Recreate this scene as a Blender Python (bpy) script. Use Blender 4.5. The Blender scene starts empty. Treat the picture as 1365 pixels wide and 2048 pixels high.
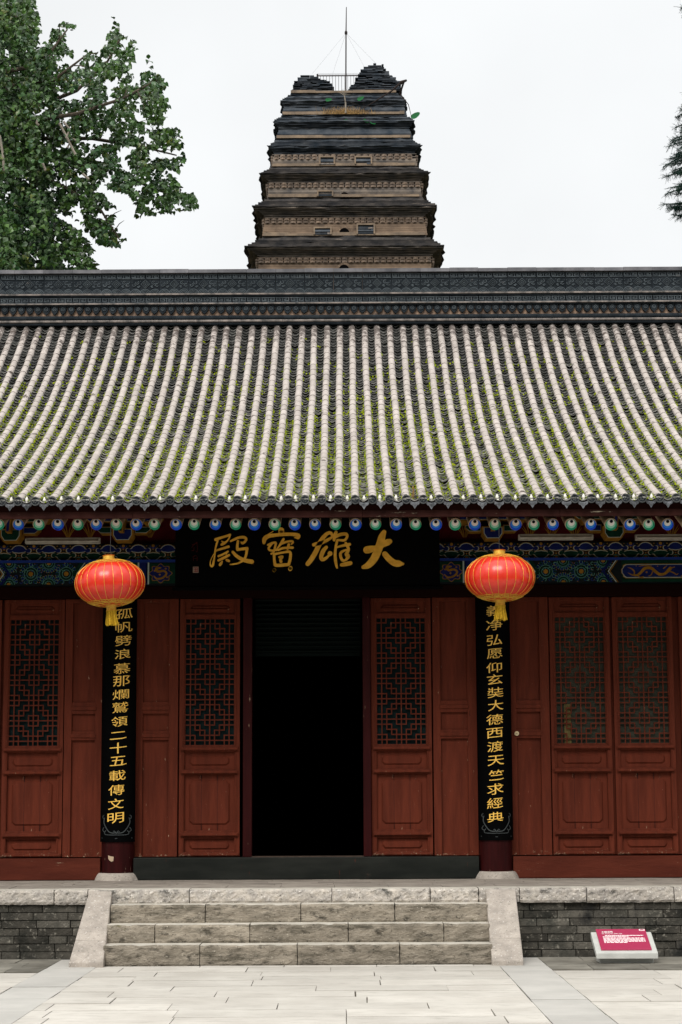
import bpy, bmesh, math, random
from mathutils import Vector, Matrix
from mathutils import noise as NZ
random.seed(7)
SC = bpy.context.scene
COL = SC.collection
R = math.radians

# ------------------------------------------------------------------ camera
F, CX, CY, CAMZ = 4000.0, 682.5, 1024.0, 1.6
PITCH, YAW, ROLL = math.atan(577 / F), -0.00245, 0.0047
_f = Vector((math.sin(YAW) * math.cos(PITCH), math.cos(YAW) * math.cos(PITCH), math.sin(PITCH)))
_r = Vector((math.cos(YAW), -math.sin(YAW), 0))
_u = _r.cross(_f)
RT = (_r - ROLL * _u).normalized()
UP = (_u + ROLL * _r).normalized()
cd = bpy.data.cameras.new('camera')
cam = bpy.data.objects.new('camera', cd)
COL.objects.link(cam)
cd.sensor_fit = 'VERTICAL'
cd.sensor_height = 36
cd.lens = F / 2048 * 36
cd.clip_start = 0.1
cd.clip_end = 3000
cam.matrix_world = Matrix(((RT.x, UP.x, -_f.x, 0), (RT.y, UP.y, -_f.y, 0), (RT.z, UP.z, -_f.z, CAMZ), (0, 0, 0, 1)))
SC.camera = cam

# ------------------------------------------------------------------ light: bright overcast
SUN_EL, SUN_AZ = R(42), R(196)          # azimuth of the sun seen from the courtyard: behind the camera
w = bpy.data.worlds.new('World')
SC.world = w
w.use_nodes = True
nt = w.node_tree
bg = nt.nodes['Background']
sky = nt.nodes.new('ShaderNodeTexSky')
sky.sky_type = 'NISHITA'
sky.sun_disc = False
sky.sun_elevation = SUN_EL
sky.sun_rotation = SUN_AZ
sky.air_density = 1.0
sky.dust_density = 4.0
hs = nt.nodes.new('ShaderNodeHueSaturation')
hs.inputs['Saturation'].default_value = 0.12
nt.links.new(sky.outputs[0], hs.inputs['Color'])
tc = nt.nodes.new('ShaderNodeTexCoord')
sx = nt.nodes.new('ShaderNodeSeparateXYZ')
nt.links.new(tc.outputs['Generated'], sx.inputs[0])
mr = nt.nodes.new('ShaderNodeMapRange')  # overcast luminance: zenith brighter than horizon
mr.inputs['From Min'].default_value = 0.42
mr.inputs['From Max'].default_value = 1.0
mr.inputs['To Min'].default_value = 7.9
mr.inputs['To Max'].default_value = 20.0
nt.links.new(sx.outputs['Z'], mr.inputs['Value'])
cn = nt.nodes.new('ShaderNodeTexNoise'); cn.inputs['Scale'].default_value = 5.0; cn.inputs['Detail'].default_value = 4
nt.links.new(tc.outputs['Generated'], cn.inputs['Vector'])
cm = nt.nodes.new('ShaderNodeMapRange'); cm.inputs['From Min'].default_value = 0.3; cm.inputs['From Max'].default_value = 0.7
cm.inputs['To Min'].default_value = 0.93; cm.inputs['To Max'].default_value = 1.05
nt.links.new(cn.outputs['Fac'], cm.inputs['Value'])
cx_ = nt.nodes.new('ShaderNodeMath'); cx_.operation = 'MULTIPLY'
nt.links.new(mr.outputs[0], cx_.inputs[0]); nt.links.new(cm.outputs[0], cx_.inputs[1])
cc = nt.nodes.new('ShaderNodeCombineColor')
for k, g in zip(('Red', 'Green', 'Blue'), (0.97, 0.99, 1.0)):
    mm = nt.nodes.new('ShaderNodeMath'); mm.operation = 'MULTIPLY'; mm.inputs[1].default_value = g
    nt.links.new(cx_.outputs[0], mm.inputs[0]); nt.links.new(mm.outputs[0], cc.inputs[k])
mx = nt.nodes.new('ShaderNodeMix'); mx.data_type = 'RGBA'
mx.inputs[0].default_value = 0.8
nt.links.new(hs.outputs[0], mx.inputs[6]); nt.links.new(cc.outputs[0], mx.inputs[7])
nt.links.new(mx.outputs[2], bg.inputs['Color'])
bg.inputs['Strength'].default_value = 0.10
sd = bpy.data.lights.new('sun', 'SUN')
sd.energy = 1.5
sd.angle = R(28)
sd.color = (1.0, 0.96, 0.9)
sun = bpy.data.objects.new('sun', sd)
COL.objects.link(sun)
sdir = Vector((math.sin(SUN_AZ) * math.cos(SUN_EL), math.cos(SUN_AZ) * math.cos(SUN_EL), math.sin(SUN_EL)))
sun.rotation_euler = sdir.to_track_quat('Z', 'Y').to_euler()
SC.view_settings.view_transform = 'Standard'
SC.view_settings.look = 'None'
SC.view_settings.exposure = 0.45
SC.view_settings.gamma = 1
SC.view_settings.use_curve_mapping = False
SC.cycles.max_bounces = 6
SC.cycles.diffuse_bounces = 3

# ------------------------------------------------------------------ helpers
def W(px, py, D):
    """photo pixel -> point on the real plane y = D"""
    d = _f * F + RT * (px - CX) - UP * (py - CY)
    t = D / d.y
    return Vector((d.x * t, D, CAMZ + d.z * t))

def X(px, py, D): return W(px, py, D).x
def Z(py, D, px=682): return W(px, py, D).z

def mat(name, c1, c2=None, rough=0.75, scale=6.0, detail=6, stretch=(1, 1, 1), isl=0.0, bump=0.0, bscale=None,
        metal=0.0, spec=0.04, marks=(), lo=0.35, hi=0.65, coat=0.0, sheen=0.0, translucent=0.0, grad=None, bstretch=None):
    """procedural surface: two-tone noise, per-piece value shift, worn marks, bump"""
    m = bpy.data.materials.new(name); m.use_nodes = True
    n, l = m.node_tree.nodes, m.node_tree.links
    p = n['Principled BSDF']
    p.inputs['Roughness'].default_value = rough
    p.inputs['Metallic'].default_value = metal
    p.inputs['Specular IOR Level'].default_value = spec
    if coat: p.inputs['Coat Weight'].default_value = coat; p.inputs['Coat Roughness'].default_value = 0.25
    if sheen: p.inputs['Sheen Weight'].default_value = sheen
    t = n.new('ShaderNodeTexCoord')
    def noise(sc, st, det=6, rg=0.6):
        mp = n.new('ShaderNodeMapping'); mp.inputs['Scale'].default_value = st
        l.new(t.outputs['Object'], mp.inputs[0])
        q = n.new('ShaderNodeTexNoise'); q.inputs['Scale'].default_value = sc; q.inputs['Detail'].default_value = det
        q.inputs['Roughness'].default_value = rg
        l.new(mp.outputs[0], q.inputs['Vector'])
        return q.outputs['Fac']
    def ramp(src, a, b):
        q = n.new('ShaderNodeMapRange'); q.inputs['From Min'].default_value = a; q.inputs['From Max'].default_value = b
        l.new(src, q.inputs['Value']); return q.outputs[0]
    def mixc(fac, a, b, mode='MIX'):
        q = n.new('ShaderNodeMix'); q.data_type = 'RGBA'; q.blend_type = mode
        for s, i in ((fac, 0), (a, 6), (b, 7)):
            if hasattr(s, 'links'): l.new(s, q.inputs[i])
            elif i == 0: q.inputs[0].default_value = s
            else: q.inputs[i].default_value = (*s, 1)
        return q.outputs[2]
    col = None
    if c2 is not None:
        col = mixc(ramp(noise(scale, stretch, detail), lo, hi), c1, c2)
    if isl:
        g = n.new('ShaderNodeNewGeometry')
        q = n.new('ShaderNodeMapRange'); q.inputs['To Min'].default_value = 1 - isl; q.inputs['To Max'].default_value = 1 + isl
        l.new(g.outputs['Random Per Island'], q.inputs['Value'])
        hv = n.new('ShaderNodeHueSaturation')
        l.new(q.outputs[0], hv.inputs['Value'])
        if col is None: hv.inputs['Color'].default_value = (*c1, 1)
        else: l.new(col, hv.inputs['Color'])
        col = hv.outputs[0]
    if col is None: col = c1
    for (mc, msc, mst, a, b) in marks:
        col = mixc(ramp(noise(msc, mst, 8, 0.7), a, b), col, mc)
    if grad:                                            # growth that depends on the height on the roof (moss)
        gc, z0, z1, msc, a, b, wgt = grad
        g = n.new('ShaderNodeNewGeometry'); s = n.new('ShaderNodeSeparateXYZ'); l.new(g.outputs['Position'], s.inputs[0])
        zz = ramp(s.outputs['Z'], z0, z1)
        ad = n.new('ShaderNodeMath'); ad.operation = 'MULTIPLY_ADD'; ad.inputs[1].default_value = wgt
        l.new(zz, ad.inputs[0]); l.new(noise(msc, (1, 1, 1), 8, 0.7), ad.inputs[2])
        col = mixc(ramp(ad.outputs[0], a, b), col, gc)
    if hasattr(col, 'links'): l.new(col, p.inputs['Base Color'])
    else: p.inputs['Base Color'].default_value = (*col, 1)
    if bump:
        b = n.new('ShaderNodeBump'); b.inputs['Strength'].default_value = bump; b.inputs['Distance'].default_value = 0.02
        l.new(noise(bscale or scale * 3, bstretch or stretch, 8, 0.65), b.inputs['Height']); l.new(b.outputs[0], p.inputs['Normal'])
    if translucent:
        tr = n.new('ShaderNodeBsdfTranslucent'); ms = n.new('ShaderNodeMixShader'); ms.inputs[0].default_value = translucent
        if hasattr(col, 'links'): l.new(col, tr.inputs[0])
        l.new(p.outputs[0], ms.inputs[1]); l.new(tr.outputs[0], ms.inputs[2]); l.new(ms.outputs[0], n['Material Output'].inputs[0])
    return m

class MB:
    def __init__(s): s.v = []; s.f = []; s.m = []
    def add(s, vs, fs, m=0):
        o = len(s.v); s.v += [tuple(p) for p in vs]
        for f in fs: s.f.append([o + i for i in f]); s.m.append(m)
    def box(s, x0, x1, y0, y1, z0, z1, m=0):
        s.add([(x, y, z) for z in (z0, z1) for y in (y0, y1) for x in (x0, x1)],
              [(0, 2, 3, 1), (4, 5, 7, 6), (0, 1, 5, 4), (2, 6, 7, 3), (0, 4, 6, 2), (1, 3, 7, 5)], m)
    def hexa(s, p, m=0):                                # 8 corners ordered as box()
        s.add(p, [(0, 2, 3, 1), (4, 5, 7, 6), (0, 1, 5, 4), (2, 6, 7, 3), (0, 4, 6, 2), (1, 3, 7, 5)], m)
    def prism(s, poly, y0, y1, m=0):                    # (x, z) outline, extruded along y
        k = len(poly)
        s.add([(x, y0, z) for x, z in poly] + [(x, y1, z) for x, z in poly],
              [list(range(k)), list(range(2 * k - 1, k - 1, -1))] + [(i, (i + 1) % k, k + (i + 1) % k, k + i) for i in range(k)], m)
    def ring(s, x, z, r0, r1, y0, y1, m=0, k=12, rot=0.0, a0=0.0, a1=2 * math.pi):
        full = abs(a1 - a0 - 2 * math.pi) < 1e-6
        n = k if full else k + 1
        vs = []
        for i in range(n):
            a = a0 + (a1 - a0) * i / k + rot
            c, q = math.cos(a), math.sin(a)
            vs += [(x + r0 * c, y0, z + r0 * q), (x + r1 * c, y0, z + r1 * q), (x + r1 * c, y1, z + r1 * q), (x + r0 * c, y1, z + r0 * q)]
        fs = []
        for i in range(k):
            a, b = 4 * i, 4 * ((i + 1) % n)
            fs += [(a, a + 1, b + 1, b), (a + 1, a + 2, b + 2, b + 1), (a + 3, a, b, b + 3)]
        s.add(vs, fs, m)
    def disc(s, x, z, r, y0, y1, m=0, k=14, rx=1.0):
        s.prism([(x + rx * r * math.cos(2 * math.pi * i / k), z + r * math.sin(2 * math.pi * i / k)) for i in range(k)], y0, y1, m)
    def tube(s, pts, rad, n=6, m=0, cap=True):
        pts = [Vector(p) for p in pts]
        if not hasattr(rad, '__len__'): rad = [rad] * len(pts)
        vs = []
        for i, p in enumerate(pts):
            t = (pts[min(i + 1, len(pts) - 1)] - pts[max(i - 1, 0)]).normalized()
            a = t.cross(Vector((0, 0, 1)) if abs(t.z) < 0.9 else Vector((1, 0, 0))).normalized(); b = t.cross(a)
            for k in range(n):
                q = 2 * math.pi * k / n
                vs.append(p + (a * math.cos(q) + b * math.sin(q)) * rad[i])
        fs = [(i * n + k, i * n + (k + 1) % n, (i + 1) * n + (k + 1) % n, (i + 1) * n + k) for i in range(len(pts) - 1) for k in range(n)]
        if cap: fs += [list(range(n)), list(range((len(pts) - 1) * n, len(pts) * n))]
        s.add(vs, fs, m)
    def lathe(s, prof, c, n=24, m=0, mod=None):          # prof: (r, z)
        vs = []
        for r, z in prof:
            for k in range(n):
                a = 2 * math.pi * k / n
                q = r * (mod(a, z) if mod else 1)
                vs.append((c[0] + q * math.cos(a), c[1] + q * math.sin(a), c[2] + z))
        fs = [(i * n + k, i * n + (k + 1) % n, (i + 1) * n + (k + 1) % n, (i + 1) * n + k) for i in range(len(prof) - 1) for k in range(n)]
        if prof[0][0] > 1e-4: fs.append(list(range(n)))
        if prof[-1][0] > 1e-4: fs.append(list(range((len(prof) - 1) * n, len(prof) * n)))
        s.add(vs, fs, m)
    def stroke(s, pts, y, th, m=0, smooth=4):             # pts: (x, z, width): brush ribbon facing -y, raised by th
        if len(pts) > 2 and smooth > 1:
            out = []
            for i in range(len(pts) - 1):
                p0, p1, p2, p3 = pts[max(i - 1, 0)], pts[i], pts[i + 1], pts[min(i + 2, len(pts) - 1)]
                for k in range(smooth):
                    t = k / smooth
                    out.append(tuple(0.5 * (2 * b + (c - a) * t + (2 * a - 5 * b + 4 * c - d) * t * t + (3 * b - a - 3 * c + d) * t ** 3)
                                     for a, b, c, d in zip(p0, p1, p2, p3)))
            pts = out + [pts[-1]]
        L, n = [], len(pts)
        for i, (x, z, wd) in enumerate(pts):
            a, b = pts[max(i - 1, 0)], pts[min(i + 1, n - 1)]
            dx, dz = b[0] - a[0], b[1] - a[1]; q = math.hypot(dx, dz) or 1
            nx, nz = -dz / q * wd / 2, dx / q * wd / 2
            L += [(x + nx, y - th, z + nz), (x - nx, y - th, z - nz), (x - nx, y, z - nz), (x + nx, y, z + nz)]
        fs = []
        for i in range(n - 1):
            a, b = 4 * i, 4 * i + 4
            fs += [(a, b, b + 1, a + 1), (a + 1, b + 1, b + 2, a + 2), (a + 3, b + 3, b, a)]
        if n > 1: s.add(L, fs, m)
        for i in ((0, n - 1) if n > 1 else (0,)):
            s.disc(pts[i][0], pts[i][1], abs(pts[i][2]) / 2, y - th - 0.0003, y, m, 10)
    def build(s, name, mats, parent=None, smooth=None, bevel=0.0, normals=True):
        me = bpy.data.meshes.new(name)
        off = parent_world(parent) if parent else Vector((0, 0, 0))
        me.from_pydata([(a - off.x, b - off.y, c - off.z) for a, b, c in s.v], [], s.f)
        for q in (mats if isinstance(mats, (list, tuple)) else [mats]): me.materials.append(q)
        if any(s.m): me.polygons.foreach_set('material_index', s.m)
        if normals:
            bm = bmesh.new(); bm.from_mesh(me); bmesh.ops.recalc_face_normals(bm, faces=bm.faces); bm.to_mesh(me); bm.free()
        if smooth:
            me.shade_smooth(); me.set_sharp_from_angle(angle=R(smooth))
        me.update()
        o = bpy.data.objects.new(name, me); COL.objects.link(o)
        if parent: o.parent = parent
        if bevel:
            b = o.modifiers.new('bevel', 'BEVEL'); b.width = bevel; b.segments = 2; b.limit_method = 'ANGLE'
        return o

def parent_world(p):
    v = Vector((0, 0, 0))
    while p: v += p.location; p = p.parent
    return v

def thing(name, label, cat, loc=(0, 0, 0), group=None):
    o = bpy.data.objects.new(name, None); COL.objects.link(o); o.location = loc
    o.empty_display_size = 0.2
    o['label'] = label; o['category'] = cat
    if group: o['group'] = group
    return o
def tag(o, label, cat, group=None):
    o['label'] = label; o['category'] = cat
    if group: o['group'] = group
    return o
def copy_tree(o, parent=None):
    c = o.copy(); COL.objects.link(c)
    if parent: c.parent = parent
    for ch in list(o.children): copy_tree(ch, c)
    return c
def glyph(ch, bold=0.018):
    """outline of one character as flat polygons scaled to a unit box"""
    c = bpy.data.curves.new('g', 'FONT'); c.body = ch; c.offset = bold; c.resolution_u = 3
    o = bpy.data.objects.new('g', c); COL.objects.link(o)
    me = bpy.data.meshes.new_from_object(o.evaluated_get(bpy.context.evaluated_depsgraph_get()))
    vs = [(v.co.x, v.co.y) for v in me.vertices]; fs = [list(p.vertices) for p in me.polygons]
    a0, a1 = min(v[0] for v in vs), max(v[0] for v in vs)
    bm = bmesh.new(); bm.from_mesh(me)                 # cut into narrow strips so that it can follow a curved board
    for i in range(1, 14):
        bmesh.ops.bisect_plane(bm, geom=bm.verts[:] + bm.edges[:] + bm.faces[:], plane_co=(a0 + (a1 - a0) * i / 14, 0, 0), plane_no=(1, 0, 0))
    bm.verts.index_update()
    vs = [(v.co.x, v.co.y) for v in bm.verts]; fs = [[v.index for v in f.verts] for f in bm.faces]
    bm.free(); bpy.data.objects.remove(o); bpy.data.curves.remove(c); bpy.data.meshes.remove(me)
    return vs, fs
def jit(a): return random.uniform(-a, a)

# ------------------------------------------------------------------ materials
M = {}
M['granite'] = mat('granite', (0.50, 0.45, 0.39), (0.30, 0.275, 0.25), 0.85, 11, isl=0.10, bump=1.0, bscale=26,
                   marks=[((0.10, 0.095, 0.085), 5, (1, 1, 1.6), 0.55, 0.66), ((0.68, 0.64, 0.58), 42, (1, 1, 1), 0.56, 0.64), ((0.06, 0.058, 0.055), 38, (1, 1, 1), 0.60, 0.66)])
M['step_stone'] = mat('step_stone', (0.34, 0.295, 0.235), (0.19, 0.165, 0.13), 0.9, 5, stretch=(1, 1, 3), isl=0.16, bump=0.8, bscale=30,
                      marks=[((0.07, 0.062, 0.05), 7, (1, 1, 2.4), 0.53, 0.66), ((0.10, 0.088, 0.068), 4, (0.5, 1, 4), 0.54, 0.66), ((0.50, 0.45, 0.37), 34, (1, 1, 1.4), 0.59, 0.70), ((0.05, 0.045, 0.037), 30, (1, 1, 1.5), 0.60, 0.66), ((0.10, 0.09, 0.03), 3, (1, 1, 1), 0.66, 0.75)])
M['tread'] = mat('worn_lit_tread_stone', (0.55, 0.51, 0.44), (0.40, 0.37, 0.315), 0.85, 5, isl=0.06, bump=0.2, bscale=30)  # top faces paler than the risers: wear plus the light they catch, painted in
M['ramp_stone'] = mat('ramp_stone', (0.42, 0.37, 0.32), (0.30, 0.265, 0.23), 0.85, 7, isl=0.06, bump=0.35, bscale=40,
                      marks=[((0.17, 0.155, 0.14), 45, (1, 1, 1), 0.57, 0.65), ((0.58, 0.54, 0.49), 40, (1, 1, 1), 0.58, 0.66), ((0.2, 0.18, 0.15), 2.0, (1, 1, 1), 0.6, 0.75)])
M['paving'] = mat('paving_stone', (0.50, 0.47, 0.42), (0.425, 0.395, 0.35), 0.85, 1.6, isl=0.075, bump=0.25, bscale=14,
                  marks=[((0.30, 0.28, 0.245), 7, (0.5, 1.6, 1), 0.53, 0.74), ((0.22, 0.21, 0.19), 50, (1, 1, 1), 0.66, 0.74)])
M['band'] = mat('band_stone', (0.44, 0.42, 0.385), (0.37, 0.355, 0.325), 0.85, 1.6, isl=0.09, bump=0.2, bscale=20,
                marks=[((0.26, 0.25, 0.23), 45, (1, 1, 1), 0.62, 0.72)])
M['damp'] = mat('damp_paver', (0.24, 0.225, 0.19), (0.13, 0.12, 0.10), 0.8, 2.2, isl=0.22, bump=0.25, bscale=20,
                marks=[((0.08, 0.078, 0.065), 2.5, (1, 1, 1), 0.55, 0.75)])
M['joint'] = mat('joint_soil', (0.15, 0.13, 0.105), (0.05, 0.045, 0.036), 1.0, 8)
M['dark_ground'] = mat('dark_added_ground', (0.050, 0.052, 0.030), (0.028, 0.032, 0.018), 1.0, 0.8)  # dark open ground added beyond the paving to cut bounce on the hall front
M['plat_floor'] = mat('platform_brick', (0.34, 0.30, 0.255), (0.24, 0.21, 0.18), 0.9, 4, isl=0.12, bump=0.2)
M['dbrick'] = mat('dark_brick', (0.100, 0.091, 0.076), (0.034, 0.034, 0.029), 0.95, 5, isl=0.45, bump=0.9, bscale=30,
                  marks=[((0.26, 0.24, 0.20), 24, (1, 1, 1), 0.565, 0.68), ((0.02, 0.02, 0.02), 3, (1, 1, 1), 0.55, 0.7)])
M['mortar'] = mat('mortar', (0.16, 0.15, 0.13), (0.03, 0.03, 0.028), 1.0, 7)
PAINT = (0.132, 0.0275, 0.0135)
M['red_wood'] = mat('red_brown_paint', PAINT, (0.088, 0.0185, 0.0095), 0.6, 5, stretch=(3, 3, 0.35), bump=0.25, bscale=26, spec=0.07,
                    marks=[((0.02, 0.007, 0.005), 20, (1, 1, 0.12), 0.66, 0.74), ((0.42, 0.29, 0.19), 30, (1, 1, 0.25), 0.665, 0.70)],
                    grad=((0.34, 0.23, 0.15), 1.20, 0.962, 24, 0.80, 0.85, 0.24))
M['sill_wood'] = mat('red_sill_paint', (0.100, 0.0235, 0.0135), (0.066, 0.0155, 0.0095), 0.65, 4, stretch=(0.4, 1, 2), bump=0.3, bscale=20,
                     marks=[((0.38, 0.28, 0.19), 22, (0.22, 1, 2.2), 0.655, 0.70), ((0.012, 0.006, 0.004), 7, (0.6, 1, 1), 0.68, 0.72)])
M['dark_red'] = mat('maroon_paint', (0.035, 0.0055, 0.0055), (0.022, 0.004, 0.004), 0.4, 5, stretch=(3, 3, 0.3), spec=0.06,
                    marks=[((0.42, 0.30, 0.2), 34, (1.3, 1.3, 0.16), 0.655, 0.69)])
M['fascia'] = mat('fascia_paint', (0.042, 0.014, 0.011), (0.024, 0.009, 0.0075), 0.7, 5, stretch=(0.4, 1, 2), bump=0.2,
                  marks=[((0.40, 0.34, 0.25), 9, (0.35, 1, 3), 0.64, 0.67)])
M['bare_wood'] = mat('bare_wood', (0.55, 0.42, 0.29), (0.36, 0.26, 0.17), 0.85, 6)
M['black_sill'] = mat('black_paint_sill', (0.019, 0.0205, 0.0175), (0.009, 0.0105, 0.009), 0.5, 3, stretch=(0.5, 1, 2), spec=0.08,
                      marks=[((0.10, 0.02, 0.012), 22, (1.4, 1, 0.15), 0.655, 0.71), ((0.06, 0.05, 0.04), 5, (0.4, 1, 1.5), 0.62, 0.8)])
M['black'] = mat('black_lacquer', (0.0022, 0.0022, 0.0024), rough=0.6, spec=0.01)
M['carve'] = mat('carved_black', (0.06, 0.068, 0.07), rough=0.45, spec=0.3)
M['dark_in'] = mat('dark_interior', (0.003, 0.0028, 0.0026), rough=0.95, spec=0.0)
M['hall_floor'] = mat('hall_floor_brick', (0.10, 0.09, 0.08), (0.05, 0.046, 0.042), 0.6, 3)
M['gold'] = mat('gold_paint', (0.95, 0.52, 0.06), (0.72, 0.36, 0.03), 0.5, 14, bump=0.15, spec=0.4, isl=0.06)
M['gold_letter'] = mat('gilt_letter', (0.95, 0.60, 0.11), (0.85, 0.46, 0.06), 0.45, 25, spec=0.5)
M['seal'] = mat('seal_pale', (0.28, 0.20, 0.16), rough=0.7)
M['seal_red'] = mat('seal_red', (0.22, 0.02, 0.02), rough=0.7)
M['inscription'] = mat('dim_red_ink', (0.045, 0.006, 0.006), rough=0.8)
TILE = (0.45, 0.40, 0.365)
M['tile'] = mat('barrel_tile', TILE, (0.36, 0.32, 0.29), 0.85, 5, isl=0.07, bump=0.25, bscale=40,
                marks=[((0.16, 0.13, 0.115), 9, (1, 1, 1), 0.60, 0.67), ((0.085, 0.07, 0.06), 4.0, (1.4, 1, 1), 0.615, 0.66)],
                grad=((0.13, 0.11, 0.10), 7.55, 8.25, 13, 0.62, 0.72, 0.22))
M['tile_joint'] = mat('tile_joint', (0.10, 0.068, 0.052), (0.045, 0.036, 0.03), 0.95, 12)
M['pan'] = mat('pan_tile', (0.032, 0.032, 0.030), (0.014, 0.015, 0.014), 0.75, 9, isl=0.35, bump=0.3, bscale=30, spec=0.15,
               grad=((0.085, 0.115, 0.008), 8.4, 4.9, 9.0, 0.70, 0.84, 0.33))
M['pan_lip'] = mat('pan_tile_lit_edge', (0.46, 0.445, 0.42), (0.10, 0.10, 0.09), 0.8, 16, isl=0.4)  # pale front lip: the light the tile edges catch, put into the colour
M['moss'] = mat('moss', (0.25, 0.28, 0.008), (0.08, 0.12, 0.005), 1.0, 20, isl=0.5)
M['eave_tile'] = mat('eave_tile', (0.075, 0.078, 0.075), (0.035, 0.036, 0.036), 0.7, 18, isl=0.25, bump=0.4, bscale=60, spec=0.4,
                     marks=[((0.34, 0.33, 0.34), 14, (1, 1, 1), 0.62, 0.72)])
M['drip'] = mat('drip_tile', (0.17, 0.175, 0.19), (0.07, 0.075, 0.08), 0.8, 22, isl=0.3, bump=0.4, bscale=60)
M['ridge'] = mat('ridge_brick', (0.026, 0.032, 0.037), (0.013, 0.017, 0.021), 0.75, 6, isl=0.15, bump=0.3, bscale=50, spec=0.05,
                 marks=[((0.20, 0.18, 0.17), 8, (1, 1, 1), 0.68, 0.78)])
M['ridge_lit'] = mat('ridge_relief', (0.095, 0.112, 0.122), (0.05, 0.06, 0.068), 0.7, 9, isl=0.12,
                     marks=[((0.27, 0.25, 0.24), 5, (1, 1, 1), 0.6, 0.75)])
M['ridge_cap'] = mat('ridge_cap', (0.19, 0.185, 0.195), (0.10, 0.10, 0.11), 0.8, 5, isl=0.2)
M['mortar_tan'] = mat('tan_mortar', (0.40, 0.27, 0.19), (0.13, 0.10, 0.085), 0.9, 14)
M['ledge'] = mat('ledge_pale', (0.28, 0.24, 0.215), (0.08, 0.078, 0.075), 0.85, 12)
M['blue'] = mat('blue_paint', (0.012, 0.055, 0.55), (0.02, 0.10, 0.62), 0.55, 20, marks=[((0.006, 0.02, 0.30), 16, (1, 1, 1), 0.58, 0.64)])
M['blue_l'] = mat('light_blue_paint', (0.03, 0.22, 0.66), rough=0.55)
M['green'] = mat('green_paint', (0.015, 0.30, 0.165), (0.02, 0.24, 0.12), 0.55, 20)
M['green_l'] = mat('pale_green_paint', (0.27, 0.60, 0.43), rough=0.55)
M['white'] = mat('white_paint', (0.82, 0.79, 0.74), (0.70, 0.66, 0.58), 0.6, 12)
M['dot'] = mat('black_dot_paint', (0.006, 0.007, 0.012), rough=0.5)
M['p_blue'] = mat('beam_blue', (0.010, 0.017, 0.105), (0.006, 0.010, 0.06), 0.6, 8)
M['p_green'] = mat('beam_green', (0.005, 0.034, 0.020), (0.003, 0.018, 0.011), 0.6, 8)
M['p_dark'] = mat('beam_ground', (0.008, 0.011, 0.013), rough=0.65)
M['p_gold'] = mat('beam_gold', (0.30, 0.145, 0.02), (0.18, 0.085, 0.012), 0.5, 12)
M['p_white'] = mat('beam_line', (0.36, 0.42, 0.38), rough=0.6)
M['p_teal'] = mat('beam_teal', (0.09, 0.24, 0.19), rough=0.6)
M['p_red'] = mat('frieze_red', (0.075, 0.005, 0.008), (0.045, 0.004, 0.006), 0.65, 8)
M['p_strip'] = mat('blue_strip', (0.015, 0.035, 0.19), rough=0.5)
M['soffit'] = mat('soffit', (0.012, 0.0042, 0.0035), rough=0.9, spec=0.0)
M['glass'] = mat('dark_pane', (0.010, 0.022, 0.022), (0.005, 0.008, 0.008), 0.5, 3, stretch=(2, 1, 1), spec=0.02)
M['glass_olive'] = mat('olive_pane', (0.065, 0.064, 0.047), (0.028, 0.034, 0.027), 0.5, 2.2, spec=0.02)
M['lamp_body'] = mat('lamp_body', (0.42, 0.39, 0.34), (0.30, 0.27, 0.23), 0.6, 14, marks=[((0.08, 0.06, 0.05), 16, (0.4, 1, 1), 0.68, 0.74)])
M['satin'] = mat('red_satin', (0.68, 0.026, 0.008), (0.58, 0.020, 0.007), 0.34, 14, bump=0.10, bscale=9, bstretch=(1, 1, 5), spec=0.35, coat=0.5)
M['gold_trim'] = mat('gold_trim', (0.78, 0.50, 0.06), (0.60, 0.35, 0.03), 0.38, 30, metal=0.35, spec=0.6)
M['fringe'] = mat('yellow_fringe', (0.66, 0.42, 0.035), (0.42, 0.24, 0.015), 0.7, 40, isl=0.25)
M['wire'] = mat('wire', (0.05, 0.05, 0.05), rough=0.6)
M['cream'] = mat('cream_plastic', (0.72, 0.58, 0.36), rough=0.5)
M['shutter'] = mat('shutter_metal', (0.002, 0.005, 0.004), rough=0.38, spec=0.04)
M['sign_red'] = mat('crimson_panel', (0.36, 0.026, 0.078), (0.34, 0.03, 0.08), 0.45, 3, spec=0.4)
M['sign_text'] = mat('sign_lettering', (0.85, 0.78, 0.76), rough=0.6)
M['sign_stone'] = mat('pale_stone', (0.50, 0.50, 0.465), (0.42, 0.42, 0.39), 0.8, 8, bump=0.15, bscale=60)
M['pg_wall'] = mat('pagoda_brick', (0.225, 0.16, 0.112), (0.12, 0.088, 0.066), 0.95, 1.3, isl=0.22, bump=0.3, bscale=9,
                   marks=[((0.05, 0.043, 0.038), 0.55, (0.6, 0.6, 1), 0.58, 0.66), ((0.04, 0.035, 0.03), 5, (0.35, 0.35, 2), 0.62, 0.72)])
M['pg_dark'] = mat('pagoda_weathered_brick', (0.078, 0.085, 0.095), (0.028, 0.036, 0.046), 0.95, 1.6, isl=0.6, bump=0.4, bscale=10,
                   marks=[((0.15, 0.135, 0.125), 2.6, (0.4, 0.4, 3), 0.62, 0.74)])
M['pg_brown'] = mat('pagoda_sooty_brick', (0.085, 0.076, 0.070), (0.035, 0.035, 0.037), 0.95, 1.8, isl=0.55, bump=0.4, bscale=10,
                   marks=[((0.20, 0.165, 0.135), 3.2, (0.35, 0.35, 3), 0.60, 0.72)])
M['pg_corbel'] = mat('pagoda_corbel_brick', (0.20, 0.165, 0.135), (0.075, 0.07, 0.068), 0.95, 1.6, isl=0.35, bump=0.4, bscale=10,
                     marks=[((0.22, 0.175, 0.14), 3.0, (0.3, 0.3, 3), 0.62, 0.74)])
M['pg_tooth'] = mat('pagoda_tooth_brick', (0.27, 0.20, 0.15), (0.15, 0.12, 0.10), 0.95, 3, isl=0.2)
M['pg_plank'] = mat('tan_plank', (0.27, 0.20, 0.14), (0.14, 0.11, 0.085), 0.85, 2)
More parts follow.
